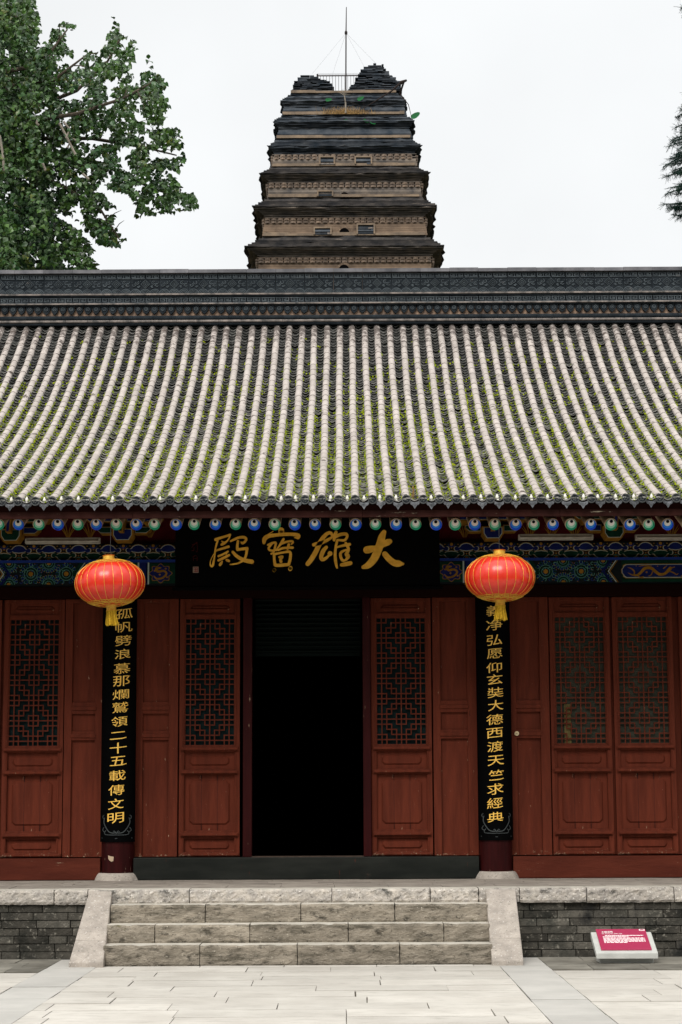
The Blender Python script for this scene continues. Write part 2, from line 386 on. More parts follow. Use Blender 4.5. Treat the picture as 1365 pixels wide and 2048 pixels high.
M['iron'] = mat('dark_iron', (0.03, 0.022, 0.02), rough=0.6)
M['bark'] = mat('bark', (0.13, 0.105, 0.08), (0.06, 0.05, 0.04), 0.9, 6, stretch=(1, 1, 0.3), bump=0.5)
M['twig'] = mat('pale_twig', (0.33, 0.29, 0.24), (0.2, 0.17, 0.14), 0.9, 8)
M['leaf'] = mat('leaf', (0.021, 0.064, 0.023), (0.058, 0.115, 0.018), 0.36, 0.7, isl=0.6, spec=0.42, translucent=0.12,
                marks=[((0.14, 0.15, 0.02), 1.6, (1, 1, 1), 0.58, 0.68)])
M['needle'] = mat('needle', (0.012, 0.030, 0.026), (0.02, 0.045, 0.03), 0.5, 3, isl=0.4)
M['dry'] = mat('dry_grass', (0.40, 0.25, 0.10), (0.25, 0.15, 0.06), 0.9, 20, isl=0.3)
M['sprig'] = mat('sprig_leaf', (0.015, 0.09, 0.03), rough=0.5, isl=0.2)

# ------------------------------------------------------------------ key dimensions
AX = X(614, 1500, 23.6)                       # axis of the hall
PLAT, PLAT_D, WALL_D, COL_D = 0.70, 20.97, 23.60, 23.52
SPAN = 8.4                                    # half length of the hall that is built

# ------------------------------------------------------------------ ground and paving
g = MB(); g.box(-400, 400, -300, 900, -0.6, -0.03)
o = g.build('ground', M['dark_ground']); o['kind'] = 'structure'
bl0, bl1 = X(97, 1939, 20.0) , X(195, 1936, 20.0)
br0, br1 = X(998, 1940, 20.0), X(1093, 1936, 20.0)
pv = MB()
def slab(x0, x1, y0, y1, m, gap=0.0045):
    dz = jit(0.0025)
    c = lambda: jit(0.004)
    z1 = dz
    p = [(x0 + gap + c(), y0 + gap + c(), -0.05), (x1 - gap + c(), y0 + gap + c(), -0.05), (x0 + gap + c(), y1 - gap + c(), -0.05), (x1 - gap + c(), y1 - gap + c(), -0.05)]
    p += [(a, b, z1 + jit(0.001)) for a, b, _ in p]
    pv.hexa(p, m)
y = 20.06
rows = [20.06, 19.86, 19.33, 18.85, 18.45, 17.89, 17.40, 16.90, 16.38, 15.87, 15.33]
while rows[-1] > 12.5: rows.append(rows[-1] - random.uniform(0.46, 0.56))
for i in range(len(rows) - 1):
    yb, ya = rows[i], rows[i + 1]
    x = bl1 - random.uniform(0, 0.8)
    while x < br0:
        L = random.uniform(0.8, 1.3)
        a, b = max(x, bl1), min(x + L, br0)
        if br0 - b < 0.25: b = br0
        if b - a > 0.03: slab(a, b, ya, yb, 0)
        x = max(x + L, b)
    for s0, sgn in ((bl0, -1), (br1, 1)):
        if yb < 19.5:
            x = 0.0; L = random.uniform(0.4, 1.2)
            while x < 9:
                a, b = s0 + sgn * x, s0 + sgn * (x + L)
                slab(min(a, b), max(a, b), ya, yb, 0)
                x += L; L = random.uniform(0.8, 1.25)
for s0, s1 in ((bl0, bl1), (br0, br1)):
    yy = 20.92
    while yy > 12.5:
        L = random.uniform(0.95, 1.35)
        slab(s0, s1, yy - L, yy, 1)
        yy -= L
for s0, sgn in ((bl0, -1), (br1, 1)):
    for (ya, yb) in ((19.46, 20.03), (20.03, 20.50), (20.50, 20.97)):
        x = random.uniform(-0.3, 0)
        while x < 9:
            L = random.uniform(0.5, 0.66)
            a, b = s0 + sgn * max(x, 0), s0 + sgn * (x + L)
            slab(min(a, b), max(a, b), ya, yb, 2)
            x += L
pv.box(-9.5, 9.5, 11.8, 20.98, -0.056, -0.012, 3)
o = pv.build('paving', [M['paving'], M['band'], M['damp'], M['joint']]); o['kind'] = 'structure'

# ------------------------------------------------------------------ stone blocks with rough-hewn faces
def rough_block(mb, x0, x1, y0, y1, z0, z1, amp=0.010, n=0.032, m=0, mt=0):
    """a hewn block: front subdivided and knocked about, arrises chipped"""
    nx = max(2, int((x1 - x0) / n)); nz = max(4, int((z1 - z0) / 0.022))
    sd = random.uniform(0, 99)
    vs = []
    for j in range(nz + 1):
        for i in range(nx + 1):
            ex = min(i, nx - i) == 0; ez = min(j, nz - j) == 0
            x = x0 + (x1 - x0) * i / nx; z = z0 + (z1 - z0) * j / nz
            q = NZ.noise(Vector((x * 9, z * 14, sd))) * amp * 1.5 + NZ.noise(Vector((x * 30, z * 40, sd + 5))) * amp * 0.9 + jit(amp * 0.35)
            d = q + (amp * 1.5 if ez else 0) + (amp * 0.8 if ex else 0)
            if j == nz: z += min(0, NZ.noise(Vector((x * 8, sd, 2)))) * 0.016 + jit(0.002)
            if j == 0: z += jit(0.003)
            vs.append((x + (jit(n * 0.2) if not ex else random.uniform(0, .006) * (1 if i == 0 else -1)), y0 + d, z))
    k = nx + 1
    fs = [(j * k + i, j * k + i + 1, (j + 1) * k + i + 1, (j + 1) * k + i) for j in range(nz) for i in range(nx)]
    b0 = len(vs)
    zt = z1 - 0.004
    t0 = [(vs[nz * k + i][0], y0 + 0.05 + jit(0.01), z1 + jit(0.002)) for i in range(nx + 1)]
    vs += t0 + [(x0, y1, z0), (x1, y1, z0), (x0, y1, z1), (x1, y1, z1)]
    c = b0 + nx + 1
    fs += [(nz * k + i, nz * k + i + 1, b0 + i + 1, b0 + i) for i in range(nx)]
    fs += [[c + 2] + [b0 + i for i in range(nx + 1)] + [c + 3], [c] + [j * k for j in range(nz + 1)] + [b0, c + 2], [c + 1] + [j * k + nx for j in range(nz + 1)] + [b0 + nx, c + 3], [c] + [i for i in range(nx + 1)] + [c + 1]]
    mb.add(vs, fs, m)
    nf = nz * nx; o_ = len(mb.m) - len(fs)
    for i in range(nf, nf + nx + 1): mb.m[o_ + i] = mt

# ------------------------------------------------------------------ stairs
sL0, sR0 = X(206, 1905, 20.09), X(986, 1903, 20.09)
stair = thing('stone_staircase', 'flight of worn grey stone steps between two sloping side slabs before the open doorway', 'steps', (AX, 20.5, 0))
steps = [(20.09, 0.0, 0.199, [400, 595, 800]), (20.39, 0.199, 0.377, [310, 500, 697, 888]), (20.69, 0.377, 0.558, [411, 602, 790])]
for k, (D, z0, z1, js) in enumerate(steps):
    b = MB(); py = 1900 - 40 * k
    xs = [sL0] + [X(j, py, D) for j in js] + [sR0]
    for a, c in zip(xs, xs[1:]):
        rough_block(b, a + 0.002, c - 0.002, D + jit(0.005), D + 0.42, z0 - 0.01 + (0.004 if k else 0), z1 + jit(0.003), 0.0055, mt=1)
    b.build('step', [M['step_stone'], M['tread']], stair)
for (pi, po, ti, to) in ((208, 139, 224, 178), (984, 1047, 972, 1032)):
    xi, xo = X(pi, 1930, 19.97), X(po, 1930, 19.97)
    ti_, to_ = X(ti, 1785, 20.93), X(to, 1785, 20.93)
    y0, y1 = 19.93, 20.965
    b = MB()
    for (t0, t1) in ((0, 0.30), (0.304, 1.0)):
        p = []
        for zz in (0, 1):
            for t in (t0, t1):
                yy = y0 + (y1 - y0) * t; zt = 0.05 + 0.64 * t
                a, c = xi + (ti_ - xi) * t, xo + (to_ - xo) * t
                p += [(min(a, c), yy, zt if zz else max(zt - 0.55, -0.03)), (max(a, c), yy, zt if zz else max(zt - 0.55, -0.03))]
        b.hexa(p)
    b.build('sloping_slab', M['ramp_stone'], stair, bevel=0.012)

# ------------------------------------------------------------------ platform
plat = thing('stone_platform', 'raised temple platform with rough pale coping stones above weathered dark brick', 'platform', (AX, 22.5, 0))
cop = MB()
js = [-900, -560, -250, -120, 108, 176, 379, 664, 861, 958, 1040, 1174, 1349, 1560, 1800, 2200]
xs = [X(j, 1792, PLAT_D) for j in js]
for a, c in zip(xs, xs[1:]):
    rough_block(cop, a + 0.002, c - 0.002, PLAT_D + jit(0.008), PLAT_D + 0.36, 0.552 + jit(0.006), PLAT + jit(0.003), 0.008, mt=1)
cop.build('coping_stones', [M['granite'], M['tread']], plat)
br = MB(); br.box(-SPAN, SPAN, PLAT_D + 0.10, 24.5, -0.02, 0.548, 1)
for row in range(7):
    z0 = 0.548 - 0.0795 * (row + 1); x = -SPAN - random.uniform(0, 0.36)
    while x < SPAN:
        L = random.choice((0.36, 0.37, 0.35, 0.34, 0.36, 0.19))
        y0 = PLAT_D + 0.045 + abs(jit(0.012)) + (0.018 if random.random() < 0.12 else 0)
        br.box(x + 0.003, x + L - 0.004, y0, PLAT_D + 0.14, z0 + 0.003 + jit(0.001), z0 + 0.0755, 0)
        x += L
br.build('brick_wall', [M['dbrick'], M['mortar']], plat, bevel=0.004)
fl = MB()
for r in range(8):
    ya = PLAT_D + 0.365 + r * 0.285; x = -SPAN + random.uniform(0, 0.3)
    while x < SPAN:
        fl.box(x + 0.003, x + 0.567, ya + 0.003, ya + 0.28, 0.55, PLAT + jit(0.002))
        x += 0.57
fl.build('platform_floor', M['plat_floor'], plat)

# ------------------------------------------------------------------ the hall
hall = thing('temple_hall', 'single-storey Buddhist hall with grey barrel-tile roof, carved ridge and red-brown lattice doors', 'temple hall', (AX, WALL_D, PLAT))

# roof profile: points on the crowns of the barrel tiles
PR = [(20.90, 4.788), (22.38, 5.335), (24.56, 6.30), (26.42, 7.346), (27.73, 8.247), (28.1, 8.52)]
def spline(t):
    n = len(PR) - 1; u = min(max(t, 0), 0.99999) * n; i = int(u); f = u - i
    p = [PR[max(i - 1, 0)], PR[i], PR[i + 1], PR[min(i + 2, n)]]
    return tuple(0.5 * (2 * b + (c - a) * f + (2 * a - 5 * b + 4 * c - d) * f * f + (3 * b - a - 3 * c + d) * f ** 3) for a, b, c, d in zip(*p))
TAB = [spline(i / 400) for i in range(401)]
LEN = [0.0]
for a, b in zip(TAB, TAB[1:]): LEN.append(LEN[-1] + math.hypot(b[0] - a[0], b[1] - a[1]))
def prof(s):
    """arc length -> (y, z, tangent y, tangent z)"""
    if s <= 0: i, f = 0, s / LEN[1]
    else:
        lo, hi = 0, 400
        while hi - lo > 1:
            m_ = (lo + hi) // 2
            if LEN[m_] <= s: lo = m_
            else: hi = m_
        i = min(lo, 399); f = (s - LEN[i]) / (LEN[i + 1] - LEN[i])
    (y0, z0), (y1, z1) = TAB[i], TAB[i + 1]
    q = math.hypot(y1 - y0, z1 - z0)
    return y0 + (y1 - y0) * f, z0 + (z1 - z0) * f, (y1 - y0) / q, (z1 - z0) / q
SEND = LEN[-1] - 0.26
TP = 0.1782
x0t = X(711.5, 1005, 20.9)
NT = 46
TX = [x0t + k * TP + jit(0.004) for k in range(-NT, NT + 1)]
RT_ = 0.0455
bt = MB()
for x in TX:
    s = 0.0; SEG = 0.212; k = 0; ph = jit(0.03)
    wob = random.uniform(0, 6)
    while s < SEND:
        e = min(s + SEG + (ph if k == 0 else 0), SEND)
        dx = 0.004 * math.sin(s * 1.3 + wob) + jit(0.0016); dr = 1 + jit(0.025)
        ya, za, ty, tz = prof(s - 0.006); yb, zb, _, _ = prof(e)
        vs = []
        for (yy, zz, r) in ((ya, za, RT_ * 1.03 * dr), (yb, zb, RT_ * 0.985 * dr)):
            for i in range(9):
                a = math.pi * (i / 8 * 1.16 - 0.08)
                h = r * math.sin(a) - RT_
                vs.append((x + dx + r * math.cos(a), yy - tz * h, zz + ty * h))
        fs = [(i, i + 1, 10 + i, 9 + i) for i in range(8)] + [list(range(9))]
        bt.add(vs, fs, 0)
        # mortar at the joint: a slightly sunk dark ring
        vs = []
        for (q, r) in ((e - 0.013, RT_ * 1.006 * dr), (e + 0.003, RT_ * 1.024 * dr)):
            yy, zz, ty, tz = prof(q)
            for i in range(9):
                a = math.pi * i / 8; h = r * math.sin(a) - RT_
                vs.append((x + dx + r * math.cos(a), yy - tz * h, zz + ty * h))
        if e < SEND and random.random() < 0.85: bt.add(vs, [(i, i + 1, 10 + i, 9 + i) for i in range(8)], 1)
        s = e; k += 1
bt.build('barrel_tiles', [M['tile'], M['tile_joint']], hall, smooth=50)

pt = MB(); ms = MB()
PW, PS = TP / 2 + 0.006, 0.102
for c in range(len(TX) - 1):
    xc = (TX[c] + TX[c + 1]) / 2
    s = -0.03
    while s < SEND:
        t = jit(0.004); tilt = jit(0.006); xx = xc + jit(0.004)
        if random.random() < 0.03: tilt += 0.012
        ya, za, ty, tz = prof(s); yb, zb, _, _ = prof(s + PS + 0.03)
        vs = []
        for (yy, zz, h) in ((ya, za, -0.070 + 0.024 + tilt), (ya, za, -0.070 + 0.010 + tilt), (yb, zb, -0.070 - 0.010)):
            for u, q in ((-1, .026), (-.52, .025), (-.36, .0135), (-.18, .004), (0, 0), (.18, .004), (.36, .0135), (.52, .025), (1, .026)):
                hh = h + q
                vs.append((xx + PW * 0.93 * u, yy - tz * hh + (t if zz == za else 0), zz + ty * hh))
        pt.add(vs, [(i, i + 1, 10 + i, 9 + i) for i in range(8)] + [(i, i + 1, 19 + i, 18 + i) for i in range(8)], 0)
        pt.m[-16:-8] = [1] * 8
        # moss cushions in the joints, thicker towards the eave
        den = max(0.0, 1.7 - s / 4.4) * (0.5 + 0.9 * abs(math.sin(xc * 2.1 + s * 0.9) * math.sin(xc * 0.7 - s * 0.5)))
        for side in (-1, 1):
            if random.random() < den * 0.95:
                for q in range(random.choice((2, 3, 4, 5))):
                    u = side * random.choice((random.uniform(0.30, 0.50), random.uniform(0.36, 0.52), random.uniform(0.36, 0.52), random.uniform(0.0, 0.5))); ss = s + random.uniform(0, PS)
                    yy, zz, ty, tz = prof(ss); hh = -0.068 + 0.014 + 0.085 * u * u; r = random.uniform(0.009, 0.019)
                    hh += 0.004; cx, cy, cz = xc + PW * u, yy - tz * hh, zz + ty * hh
                    pts = []
                    for a in range(5):
                        an = a * 1.2566 + q; pts.append((cx + r * math.cos(an) * 0.8, cy + r * math.sin(an) * ty * 1.3, cz + r * math.sin(an) * tz * 1.3 - 0.003))
                    pts.append((cx + jit(0.006), cy - 0.3 * r, cz + r * 0.75))
                    ms.add(pts, [(a, (a + 1) % 5, 5) for a in range(5)], 0)
        s += PS
pt.build('pan_tiles', [M['pan'], M['pan_lip']], hall, normals=False)
o = ms.build('moss', M['moss'], hall, normals=False); o['kind'] = 'stuff'

# eave: round end tiles and pointed drip tiles
et = MB()
y0, z0, ty, tz = prof(0)
for x in TX:
    zc = z0 - RT_ + 0.002
    r = RT_ * 1.08
    et.disc(x, zc, r, y0 - 0.016, y0 + 0.02, 1, 18)
    et.ring(x, zc, r * 0.78, r * 0.99, y0 - 0.024, y0 - 0.016, 0, 16)
    for q in range(5):
        a = q * 1.2566 + jit(0.3)
        et.disc(x + r * 0.36 * math.cos(a), zc + r * 0.36 * math.sin(a), r * 0.16, y0 - 0.021, y0 - 0.016, 0, 7)
for c in range(len(TX) - 1):
    xc = (TX[c] + TX[c + 1]) / 2 + jit(0.004); zc = z0 - 0.074; dd = jit(0.006); hw = TP * 0.30
    poly = [(-1.0, 0.018), (-0.5, 0.002), (0, -0.004), (0.5, 0.002), (1.0, 0.018), (1.0, -0.012), (0.72, -0.030), (0.45, -0.034), (0.25, -0.052), (0, -0.074), (-0.25, -0.052), (-0.45, -0.034), (-0.72, -0.030), (-1.0, -0.012)]
    et.prism([(xc + hw * u, zc + v + dd) for u, v in poly], y0 - 0.008, y0 + 0.006, 2)
    et.ring(xc, zc - 0.026 + dd, 0.007, 0.015, y0 - 0.014, y0 - 0.008, 2, 8)
    for u in (-0.45, 0.45): et.disc(xc + hw * u, zc - 0.016 + dd, 0.009, y0 - 0.013, y0 - 0.008, 2, 6)
et.build('eave_tiles', [M['eave_tile'], M['ridge'], M['drip']], hall)

# little lamps strung along the eave
ls = MB(); pts = []
for c in range(len(TX) - 1):
    xc = (TX[c] + TX[c + 1]) / 2 + jit(0.02)
    p = Vector((xc, y0 + 0.035 + jit(0.01), z0 - 0.034 + jit(0.006)))
    if random.random() < 0.86:
        ls.lathe([(0.0, -0.004), (0.015, 0.0), (0.019, 0.012), (0.015, 0.026), (0.009, 0.034), (0.009, 0.046), (0.0, 0.048)], p, 8, 0)
        ls.lathe([(0.0, 0), (0.018, 0.004), (0.016, 0.014), (0, 0.018)], p + Vector((jit(0.012), -0.028, -0.026)), 7, 0)
    pts += [p + Vector((-0.02, 0, 0.02)), Vector((TX[c + 1], y0 + 0.012, z0 + 0.012 + jit(0.004)))]
ls.tube(pts, 0.0028, 4, 1)
o = ls.build('string_lights', [M['white'], M['wire']], None, smooth=50)
tag(o, 'string of small white lamps on a thin wire laid along the mossy eave tiles', 'string lights')

# under-eave deck, fascia, rafters
dk = MB()
low = [(21.03, 4.61), (21.2, 4.64), (22.0, 4.87), (23.0, 5.26), (24.0, 5.68), (24.9, 6.08), (26.5, 7.0), (28.1, 8.1)]
up = [(prof(s)[0], prof(s)[1] - (0.10 if s < 0.1 else 0.16)) for s in (0.02, 0.8, 2.0, 3.3, 4.4, 5.4, 6.6, 7.6)]
n = len(low)
vs = [(sx, a, b) for sx in (-SPAN, SPAN) for a, b in low + up]
dk.add(vs, [(i, i + 1, 2 * n + i + 1, 2 * n + i) for i in range(n - 1)] + [(n + i, n + i + 1, 3 * n + i + 1, 3 * n + i) for i in range(n - 1)] + [(0, n, 3 * n, 2 * n)])
dk.build('roof_deck', M['soffit'], hall, normals=False)
fa = MB(); x = -SPAN
while x < SPAN:
    L = random.uniform(1.6, 2.6)
    fa.box(x, x + L - 0.003, 20.985 + jit(0.002), 21.03, 4.572, 4.722)
    x += L
fa.box(-SPAN, SPAN, 20.965, 21.02, 4.724, 4.745)
fa.build('fascia_board', M['fascia'], hall, bevel=0.003)
eye_px = [-42, -2, 37, 78, 116, 156, 193, 233, 273, 309, 352.5, 388.5, 431, 471.5, 509, 550, 590, 630.5, 671.5, 711.5, 751.5, 792.5, 831.5, 872.5, 910.5, 949.5, 990, 1031.5, 1068, 1106, 1142.5, 1182, 1222, 1260, 1298, 1335.5, 1376, 1415]
slope = 0.385; ca, sa = 1 / math.hypot(1, slope), slope / math.hypot(1, slope)
def rafter(px, colour):
    c = W(px, 1048.5, 21.16); r = 0.0640 + jit(0.003)
    b = MB()
    for i in range(1): pass
    N = 20
    def circ(cx, cz, rr, d):                       # disc on the end face, d metres proud
        return [(c.x + cx + rr * math.cos(2 * math.pi * k / N), c.y - ca * d + sa * (cz + rr * math.sin(2 * math.pi * k / N)) * -1 * -1,
                 c.z - sa * d + ca * (cz + rr * math.sin(2 * math.pi * k / N))) for k in range(N)]
    # end face is perpendicular to the rafter axis (0, -ca, -sa); its "up" is (0, -sa, ca)
    def circ2(cx, cz, rr, d):
        out = []
        for k in range(N):
            a = 2 * math.pi * k / N; v = cz + rr * math.sin(a); u = cx + rr * math.cos(a)
            out.append((c.x + u, c.y - ca * d - sa * v, c.z - sa * d + ca * v))
        return out
    f0 = circ2(0, 0, r, 0); f1 = [(x_, y_ + 3.1, z_ + 3.1 * slope) for x_, y_, z_ in f0]
    b.add(f0 + f1, [(k, (k + 1) % N, N + (k + 1) % N, N + k) for k in range(N)] + [list(range(N))], 0)
    j1, j2 = jit(0.004), jit(0.003)
    m1, m2 = (1, 2) if colour == 'b' else (3, 4)
    for (cx, cz, rr, d, m) in ((0.003, -0.006, r * 0.93, 0.002, m1), (j1, 0.006, r * 0.74, 0.0035, m2), (j1, 0.016 + j2, r * 0.55, 0.005, 5), (j1 + j2, 0.031 + j2, r * 0.27, 0.0065, 6)):
        p = circ2(cx, cz, rr, d); q = circ2(cx, cz, rr, 0)
        b.add(p + q, [list(range(N))] + [(k, (k + 1) % N, N + (k + 1) % N, N + k) for k in range(N)], m)
    b.build('rafter', [M['bare_wood'], M['blue'], M['blue_l'], M['green'], M['green_l'], M['white'], M['dot']], hall, smooth=40)
for i, px in enumerate(eye_px):
    cidx = i if px <= 600 else i + 1
    rafter(px, 'b' if cidx % 2 == 0 else 'g')
for q in range(1, 9):
    for base, sg, c0 in ((-42, -1, 0), (1415, 1, 0)): rafter(base + sg * q * 39.6, 'gb'[q % 2])

# ridge with carved bands
RD = 27.78
rx0 = X(683, 560, RD)
def rz(py): return Z(py, RD)
rg = thing('x', 'x', 'x'); bpy.data.objects.remove(rg)
rm = MB()
def band(ya, yb, d, m, x0=-SPAN, x1=SPAN, back=0.30): rm.box(x0, x1, RD + d, RD + back, rz(yb), rz(ya), m)
PAN = 0.4135
npn = int(2 * SPAN / PAN) + 1
for k in range(npn):
    a = rx0 - SPAN + k * PAN + 0.02; b_ = a + PAN - 0.004
    jj = jit(0.003)
    rm.box(a, b_, RD + 0.02 + jj, RD + 0.30, rz(586), rz(545.5), 0)
    rm.box(a, a + PAN - 0.003, RD - 0.035 + jj, RD + 0.38, rz(545) , rz(538) + jit(0.004), 2)
    # fret band: interlocking hooks
    def fret(y_t, y_b, d, m, n=2, wd=0.0105):
        h = rz(y_t) - rz(y_b); zt = rz(y_t); u = PAN / n
        for q in range(n):
            x = a + q * u
            segs = [((0.04, 0.92), (0.94, 0.92)), ((0.08, 0.92), (0.08, 0.34)), ((0.08, 0.34), (0.34, 0.34)), ((0.34, 0.34), (0.34, 0.64)), ((0.22, 0.64), (0.34, 0.64)),
                    ((0.90, 0.92), (0.90, 0.34)), ((0.90, 0.34), (0.64, 0.34)), ((0.64, 0.34), (0.64, 0.64)), ((0.64, 0.64), (0.76, 0.64)), ((0.10, 0.06), (0.94, 0.06)), ((0.49, 0.06), (0.49, 0.92))]
            for (p, r_) in segs:
                xa, xb = sorted((x + p[0] * u, x + r_[0] * u)); za, zb = sorted((zt - h + p[1] * h, zt - h + r_[1] * h))
                rm.box(xa - wd / 2, xb + wd / 2, RD + d - 0.012 - random.random() * 0.002, RD + d, za - wd / 2, zb + wd / 2, m)
    fret(547, 555.5, 0.02 + jj, 1)
    # diamond and scrolls
    cx = a + PAN / 2; zc = rz(566); yb = RD + 0.02 + jj
    for (r0, r1) in ((0.0, 0.012), (0.030, 0.038), (0.056, 0.064)):
        rm.ring(cx, zc, r0, r1, yb - 0.014, yb, 1, 4)
    for sg in (-1, 1):
        for (ox, oz, rr) in ((0.115, 0.022, 0.028), (0.165, -0.012, 0.026), (0.098, -0.034, 0.018)):
            rm.ring(cx + sg * ox, zc + oz, rr - 0.009, rr, yb - 0.012, yb, 1, 10, rot=0.6 if sg > 0 else 2.4, a0=0.2, a1=5.2)
            rm.disc(cx + sg * ox, zc + oz, 0.006, yb - 0.012, yb, 1, 6)
        for (ox, oz) in ((0.07, 0.045), (0.135, -0.02), (0.19, 0.03), (0.075, -0.03)):
            rm.disc(cx + sg * ox, zc + oz, 0.006, yb - 0.011, yb, 1, 6)
    # wave scallops
    for q in range(3):
        wx = a + PAN * (q + 0.5) / 3
        for r1 in (0.078, 0.058, 0.038, 0.018):
            rm.ring(wx, rz(586), max(r1 - 0.011, 0), r1, yb - 0.012 - 0.002 * (q % 2), yb, 1, 10, a0=0, a1=math.pi)
    fret(593.5, 604, 0.015, 3, 2, 0.012)
    rm.box(a, b_, RD + 0.015, RD + 0.3, rz(606), rz(592), 0)
band(586, 589, -0.035, 4); band(589, 592, -0.012, 0)
band(606, 608.5, -0.06, 4); band(608.5, 611, -0.03, 0)
band(611, 629, 0.03, 5)
x = -SPAN; k = 0
while x < SPAN:
    zc = rz(618); wv = 0.053 + jit(0.003)
    rm.prism([(x - wv, rz(611)), (x + wv, rz(611)), (x + wv, rz(617)), (x + wv * 0.7, rz(622.5)), (x, rz(627) + jit(0.004)), (x - wv * 0.7, rz(622.5)), (x - wv, rz(617))], RD - 0.012 + jit(0.004), RD + 0.03, 0)
    rm.ring(x, rz(616.5), 0.019, 0.028, RD - 0.022, RD - 0.008, 1, 10)
    rm.disc(x, rz(616.5), 0.009, RD - 0.021, RD - 0.008, 1, 6)
    x += 0.1185
# rounded mouldings under the ridge
def bead(py0, py1, d, m, step):
    x = -SPAN
    while x < SPAN:
        L = step + jit(0.03); z0_, z1_ = rz(py1), rz(py0); zc, r = (z0_ + z1_) / 2, (z1_ - z0_) / 2
        vs = []
        for xx in (x, x + L - 0.004):
            for i in range(7):
                a = math.pi * (i / 6 - 0.5)
                vs.append((xx, RD + d - 0.8 * r * math.cos(a) + jit(0.0), zc + r * math.sin(a)))
        rm.add(vs, [(i, i + 1, 8 + i, 7 + i) for i in range(6)] + [list(range(7)), list(range(7, 14))], m)
        x += L
bead(629.5, 638.5, 0.0, 0, 0.26)
band(629, 648, 0.02, 0)
bead(639.5, 644.5, -0.04, 6, 0.3); bead(644, 648.5, -0.02, 0, 0.3)
rm.build('ridge', [M['ridge'], M['ridge_lit'], M['ridge_cap'], M['ridge_lit'], M['ledge'], M['mortar_tan'], M['ledge']], hall)
# rear slope
rr = MB(); rr.add([(-SPAN, 28.05, 8.6), (SPAN, 28.05, 8.6), (SPAN, 35.3, 4.7), (-SPAN, 35.3, 4.7), (-SPAN, 28.05, 8.3), (SPAN, 28.05, 8.3), (SPAN, 35.3, 4.5), (-SPAN, 35.3, 4.5)],
                  [(0, 1, 2, 3), (4, 5, 6, 7), (0, 1, 5, 4), (1, 2, 6, 5), (2, 3, 7, 6), (3, 0, 4, 7)])
rr.build('rear_roof_slope', M['pan'], hall)
wl = MB()
wl.box(-SPAN, SPAN, 32.6, 32.9, 0, 6.4); wl.box(-SPAN, -SPAN + 0.3, 23.7, 32.6, 0, 6.5); wl.box(SPAN - 0.3, SPAN, 23.7, 32.6, 0, 6.5)
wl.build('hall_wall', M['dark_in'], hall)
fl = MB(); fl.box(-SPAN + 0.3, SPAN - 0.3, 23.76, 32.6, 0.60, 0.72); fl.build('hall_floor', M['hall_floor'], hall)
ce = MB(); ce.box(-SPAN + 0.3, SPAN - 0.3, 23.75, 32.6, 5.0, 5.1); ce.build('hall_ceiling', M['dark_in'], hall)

# ---- frieze, brackets and painted beams
zf0, zf1, zb1, zb0 = Z(1088, 23.4), Z(1120, 23.4), Z(1122, 23.4), Z(1168, 23.4)
fz = MB(); fz.box(-SPAN, SPAN, 23.50, 23.7, zf0 - 0.02, 5.55, 0)
fz.box(-SPAN, SPAN, 23.40, 23.5, zf0, zf0 + 0.016, 1)
fz.build('frieze_board', [M['p_red'], M['p_dark']], hall)
def flame(mb, x, z, s, y):
    for a in (-0.9, -0.55, -0.2, 0.2, 0.55, 0.9):
        L = s * (0.75 + 0.3 * math.cos(a * 2))
        mb.stroke([(x + 0.02 * a, z, 0.006), (x + math.sin(a) * L * 0.5, z + L * 0.5, 0.012), (x + math.sin(a * 1.2) * L * 0.9, z + L, 0.003)], y, 0.003, 3, 2)
def bracket_set(px, colour):
    c = W(px, 1083, 23.3); x, zb = c.x, zf0 + 0.018
    t = MB(); m = 0 if colour == 'b' else 1; m2 = 1 - m
    def trap(w0, w1, h0, h1, y0, y1, mm):
        t.prism([(x - w0, zb + h0), (x + w0, zb + h0), (x + w1, zb + h1 * 0.45 + h0 * 0.55), (x + w1, zb + h1), (x - w1, zb + h1), (x - w1, zb + h1 * 0.45 + h0 * 0.55)], y0, y1, mm)
    trap(0.085, 0.128, 0.0, 0.150, 23.16, 23.4, 2)
    trap(0.072, 0.107, 0.012, 0.138, 23.155, 23.16, 3)
    trap(0.067, 0.100, 0.018, 0.132, 23.150, 23.155, m)
    for sg in (-1, 1):                                       # curved arms
        def arm(x0, x1, z0, z1, y0, mm):
            A = [(x + sg * x0, zb + z0), (x + sg * (x1 - 0.05), zb + z0), (x + sg * x1, zb + z0 + 0.05), (x + sg * x1, zb + z1), (x + sg * x0, zb + z1)]
            t.prism(A, y0, 23.45, 2)
            cx = sum(a for a, _ in A) / 5; cz = sum(b for _, b in A) / 5
            t.prism([(cx + (a - cx) * 0.92, cz + (b - cz) * 0.80) for a, b in A], y0 - 0.003, y0, 3)
            t.prism([(cx + (a - cx) * 0.89, cz + (b - cz) * 0.70) for a, b in A], y0 - 0.006, y0 - 0.003, mm)
        arm(0.13, 0.32, 0.10, 0.185, 23.27, m2)
        arm(0.02, 0.46, 0.235, 0.315, 23.24, m)
        t.prism([(x + sg * 0.26, zb + 0.19), (x + sg * 0.36, zb + 0.19), (x + sg * 0.38, zb + 0.23), (x + sg * 0.24, zb + 0.23)], 23.22, 23.42, 2)
        t.prism([(x + sg * 0.44, zb + 0.32), (x + sg * 0.58, zb + 0.32), (x + sg * 0.60, zb + 0.42), (x + sg * 0.42, zb + 0.42)], 23.22, 23.42, m2)
    t.prism([(x - 0.03, zb + 0.09), (x + 0.022, zb + 0.09), (x + 0.04, zb + 0.36), (x - 0.022, zb + 0.36)], 22.98, 23.3, 2)      # beak
    t.prism([(x - 0.018, zb + 0.095), (x + 0.010, zb + 0.095), (x + 0.028, zb + 0.355), (x - 0.010, zb + 0.355)], 22.975, 22.98, m2)
    t.build('bracket_set', [M['p_blue'], M['p_green'], M['p_gold'], M['p_white']], hall)
